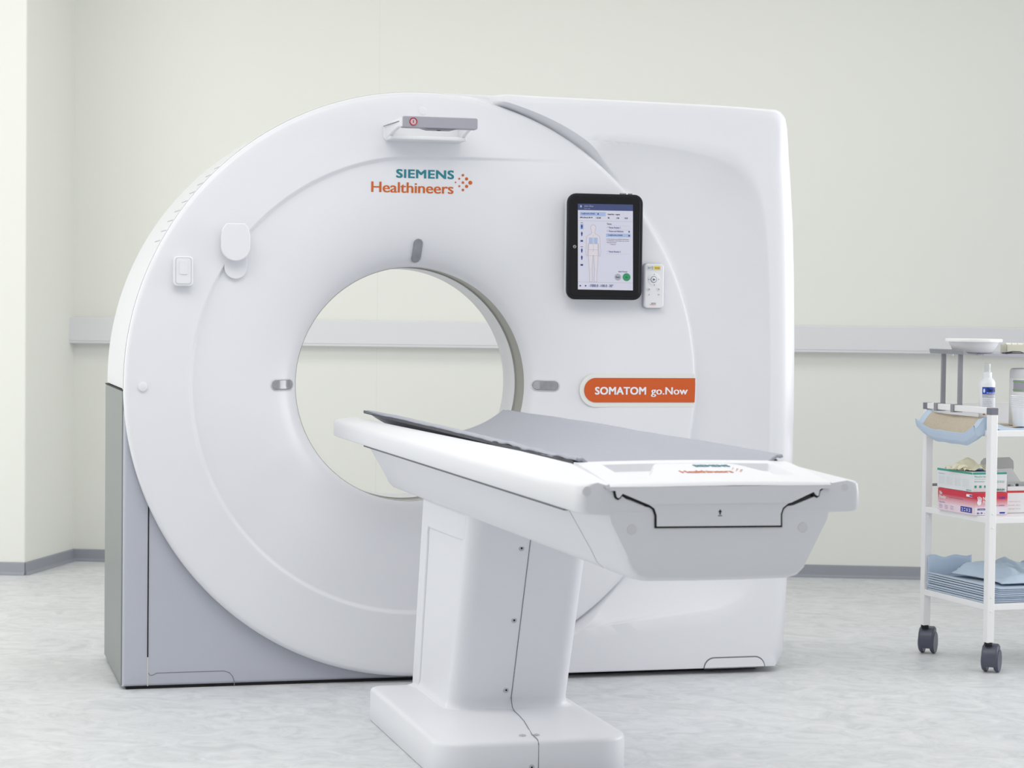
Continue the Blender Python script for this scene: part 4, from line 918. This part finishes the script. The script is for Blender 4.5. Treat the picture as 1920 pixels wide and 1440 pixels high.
# folded blue pads on the bottom shelf
padm = mat('pad_blue_grey', (186, 200, 216), .5, bump=.4, bscale=40); 
rnd = random.Random(3)
for k in range(8):
    z0_ = .2225+.0060*k; s_ = rnd.uniform(-.006, .006); dx = -.012+rnd.uniform(-.003, .003); e_ = .004*k
    def pf(u, v, z0_=z0_, k=k):
        return (dx+.006+.50*u, .018+.350*v+s_*u, z0_+.010*sm(.10-u, 0, .10)*(k/8+.2)*v)
    mb = MB()
    def loop(x_, inset_=0): 
        lift = .016*sm(.06-x_, 0, .07)*(k/8)
        return [(x_, y_, z_+lift) for y_, z_ in ((.018+s_*.3, z0_+.0002), (.380, z0_+.0002), (.382, z0_+.0028), (.380, z0_+.0058), (.018+s_*.3, z0_+.0058), (.0145+s_*.3, z0_+.0028))]
    mb.loft([loop(x_) for x_ in [dx+.006+.02*q_ for q_ in range(6)]+[.25, .50]])
    o = mb.out('folded_underpad', padm, M=M_T, smooth=60)
    setp(o, 'topmost of the flat folded blue-grey underpads on the bottom shelf' if k == 7 else 'flat folded blue-grey underpad in the pile on the bottom shelf', 'underpad', None if k == 7 else 'folded underpads in the pile')
def ffn(u, v):                                                     # raised back flap of the pile
    x = -.004+.168*u; z = .224+(.112+.008*noise.noise(Vector((u*4, 3, 5))))*v; y = .389+.003*math.sin(u*7)
    return (x, y, z)
fo = MB().grid(ffn, 24, 10).out('loose_underpad', SB, M=M_T, solid=.004, solid_off=0, fix=False, smooth=60); setp(fo, 'pale blue underpad standing upright behind the folded pile', 'underpad')
def cfn(u, v):
    x = .075+.40*u; y = .05+.30*v
    h = .020+.022*sm(v, .2, .9)+.016*noise.noise(Vector((u*8, v*6, 11)))+.008*noise.noise(Vector((u*18, v*12, 5)))
    ed = min(u, 1-u, v, 1-v); h *= sm(ed, -.02, .12)
    return (x+.02*math.sin(v*4), y, .2775+max(0.0005, h))
co = MB().grid(cfn, 60, 40).out('crumpled_underpad', mat('pad_pale_blue', (196, 212, 228), .4, bump=.3, bscale=60), M=M_T, solid=.003, solid_off=1, fix=False, smooth=60); setp(co, 'crumpled pale blue underpad lying on top of the folded pile', 'underpad')
# ------------------------------------------------------------------ light
def area(name, loc, rot, sx_, sy_, power, col=(1, 1, 1)):
    l = bpy.data.lights.new(name, 'AREA'); l.shape = 'RECTANGLE'; l.size = sx_; l.size_y = sy_; l.energy = power; l.color = col
    o = bpy.data.objects.new(name, l); C.objects.link(o); o.location = loc; o.rotation_euler = rot; return o
area('ceiling_lamp_front', (-.2, -2.1, 3.0), (0, 0, 0), 3.4, 1.8, 52, (1, .99, .97))
area('ceiling_lamp_left', (-2.8, -1.2, 3.0), (0, R(-14), 0), 1.6, 2.2, 18, (1, .985, .95))
area('ceiling_lamp_right', (2.9, -1.2, 3.0), (0, R(14), 0), 1.6, 2.4, 20, (1, .99, .97))
area('ceiling_lamp_back', (0, 1.4, 3.0), (R(8), 0, 0), 5.4, 1.0, 30, (1, .985, .96))
area('side_fill_left', (-3.9, .8, 1.2), (0, R(-90), R(22)), 2.0, 2.2, 38, (1, 1, 1))  # added fill lamp, no window: brightens the shell's left side and left wall
o = area('side_fill_right', (4.15, 1.0, 1.5), (0, R(90), R(18)), 2.0, 2.4, 25, (1, 1, 1)); o.data.spread = R(95)  # unseen lamp added to brighten the housing's right edge
area('side_fill_front', (-3.9, -2.8, 1.25), (0, R(-90), 0), 2.0, 2.4, 22, (.98, .99, 1))  # low fill added at the left for the lower disc and couch sides
w = bpy.data.worlds.new('daylight'); bpy.context.scene.world = w; w.use_nodes = True
w.node_tree.nodes['Background'].inputs[0].default_value = (.95, .97, 1.0, 1); w.node_tree.nodes['Background'].inputs[1].default_value = .68
vs_ = bpy.context.scene.view_settings; vs_.view_transform = 'Standard'; vs_.look = 'None'; vs_.gamma = 1; vs_.use_curve_mapping = False; vs_.exposure = 0.04
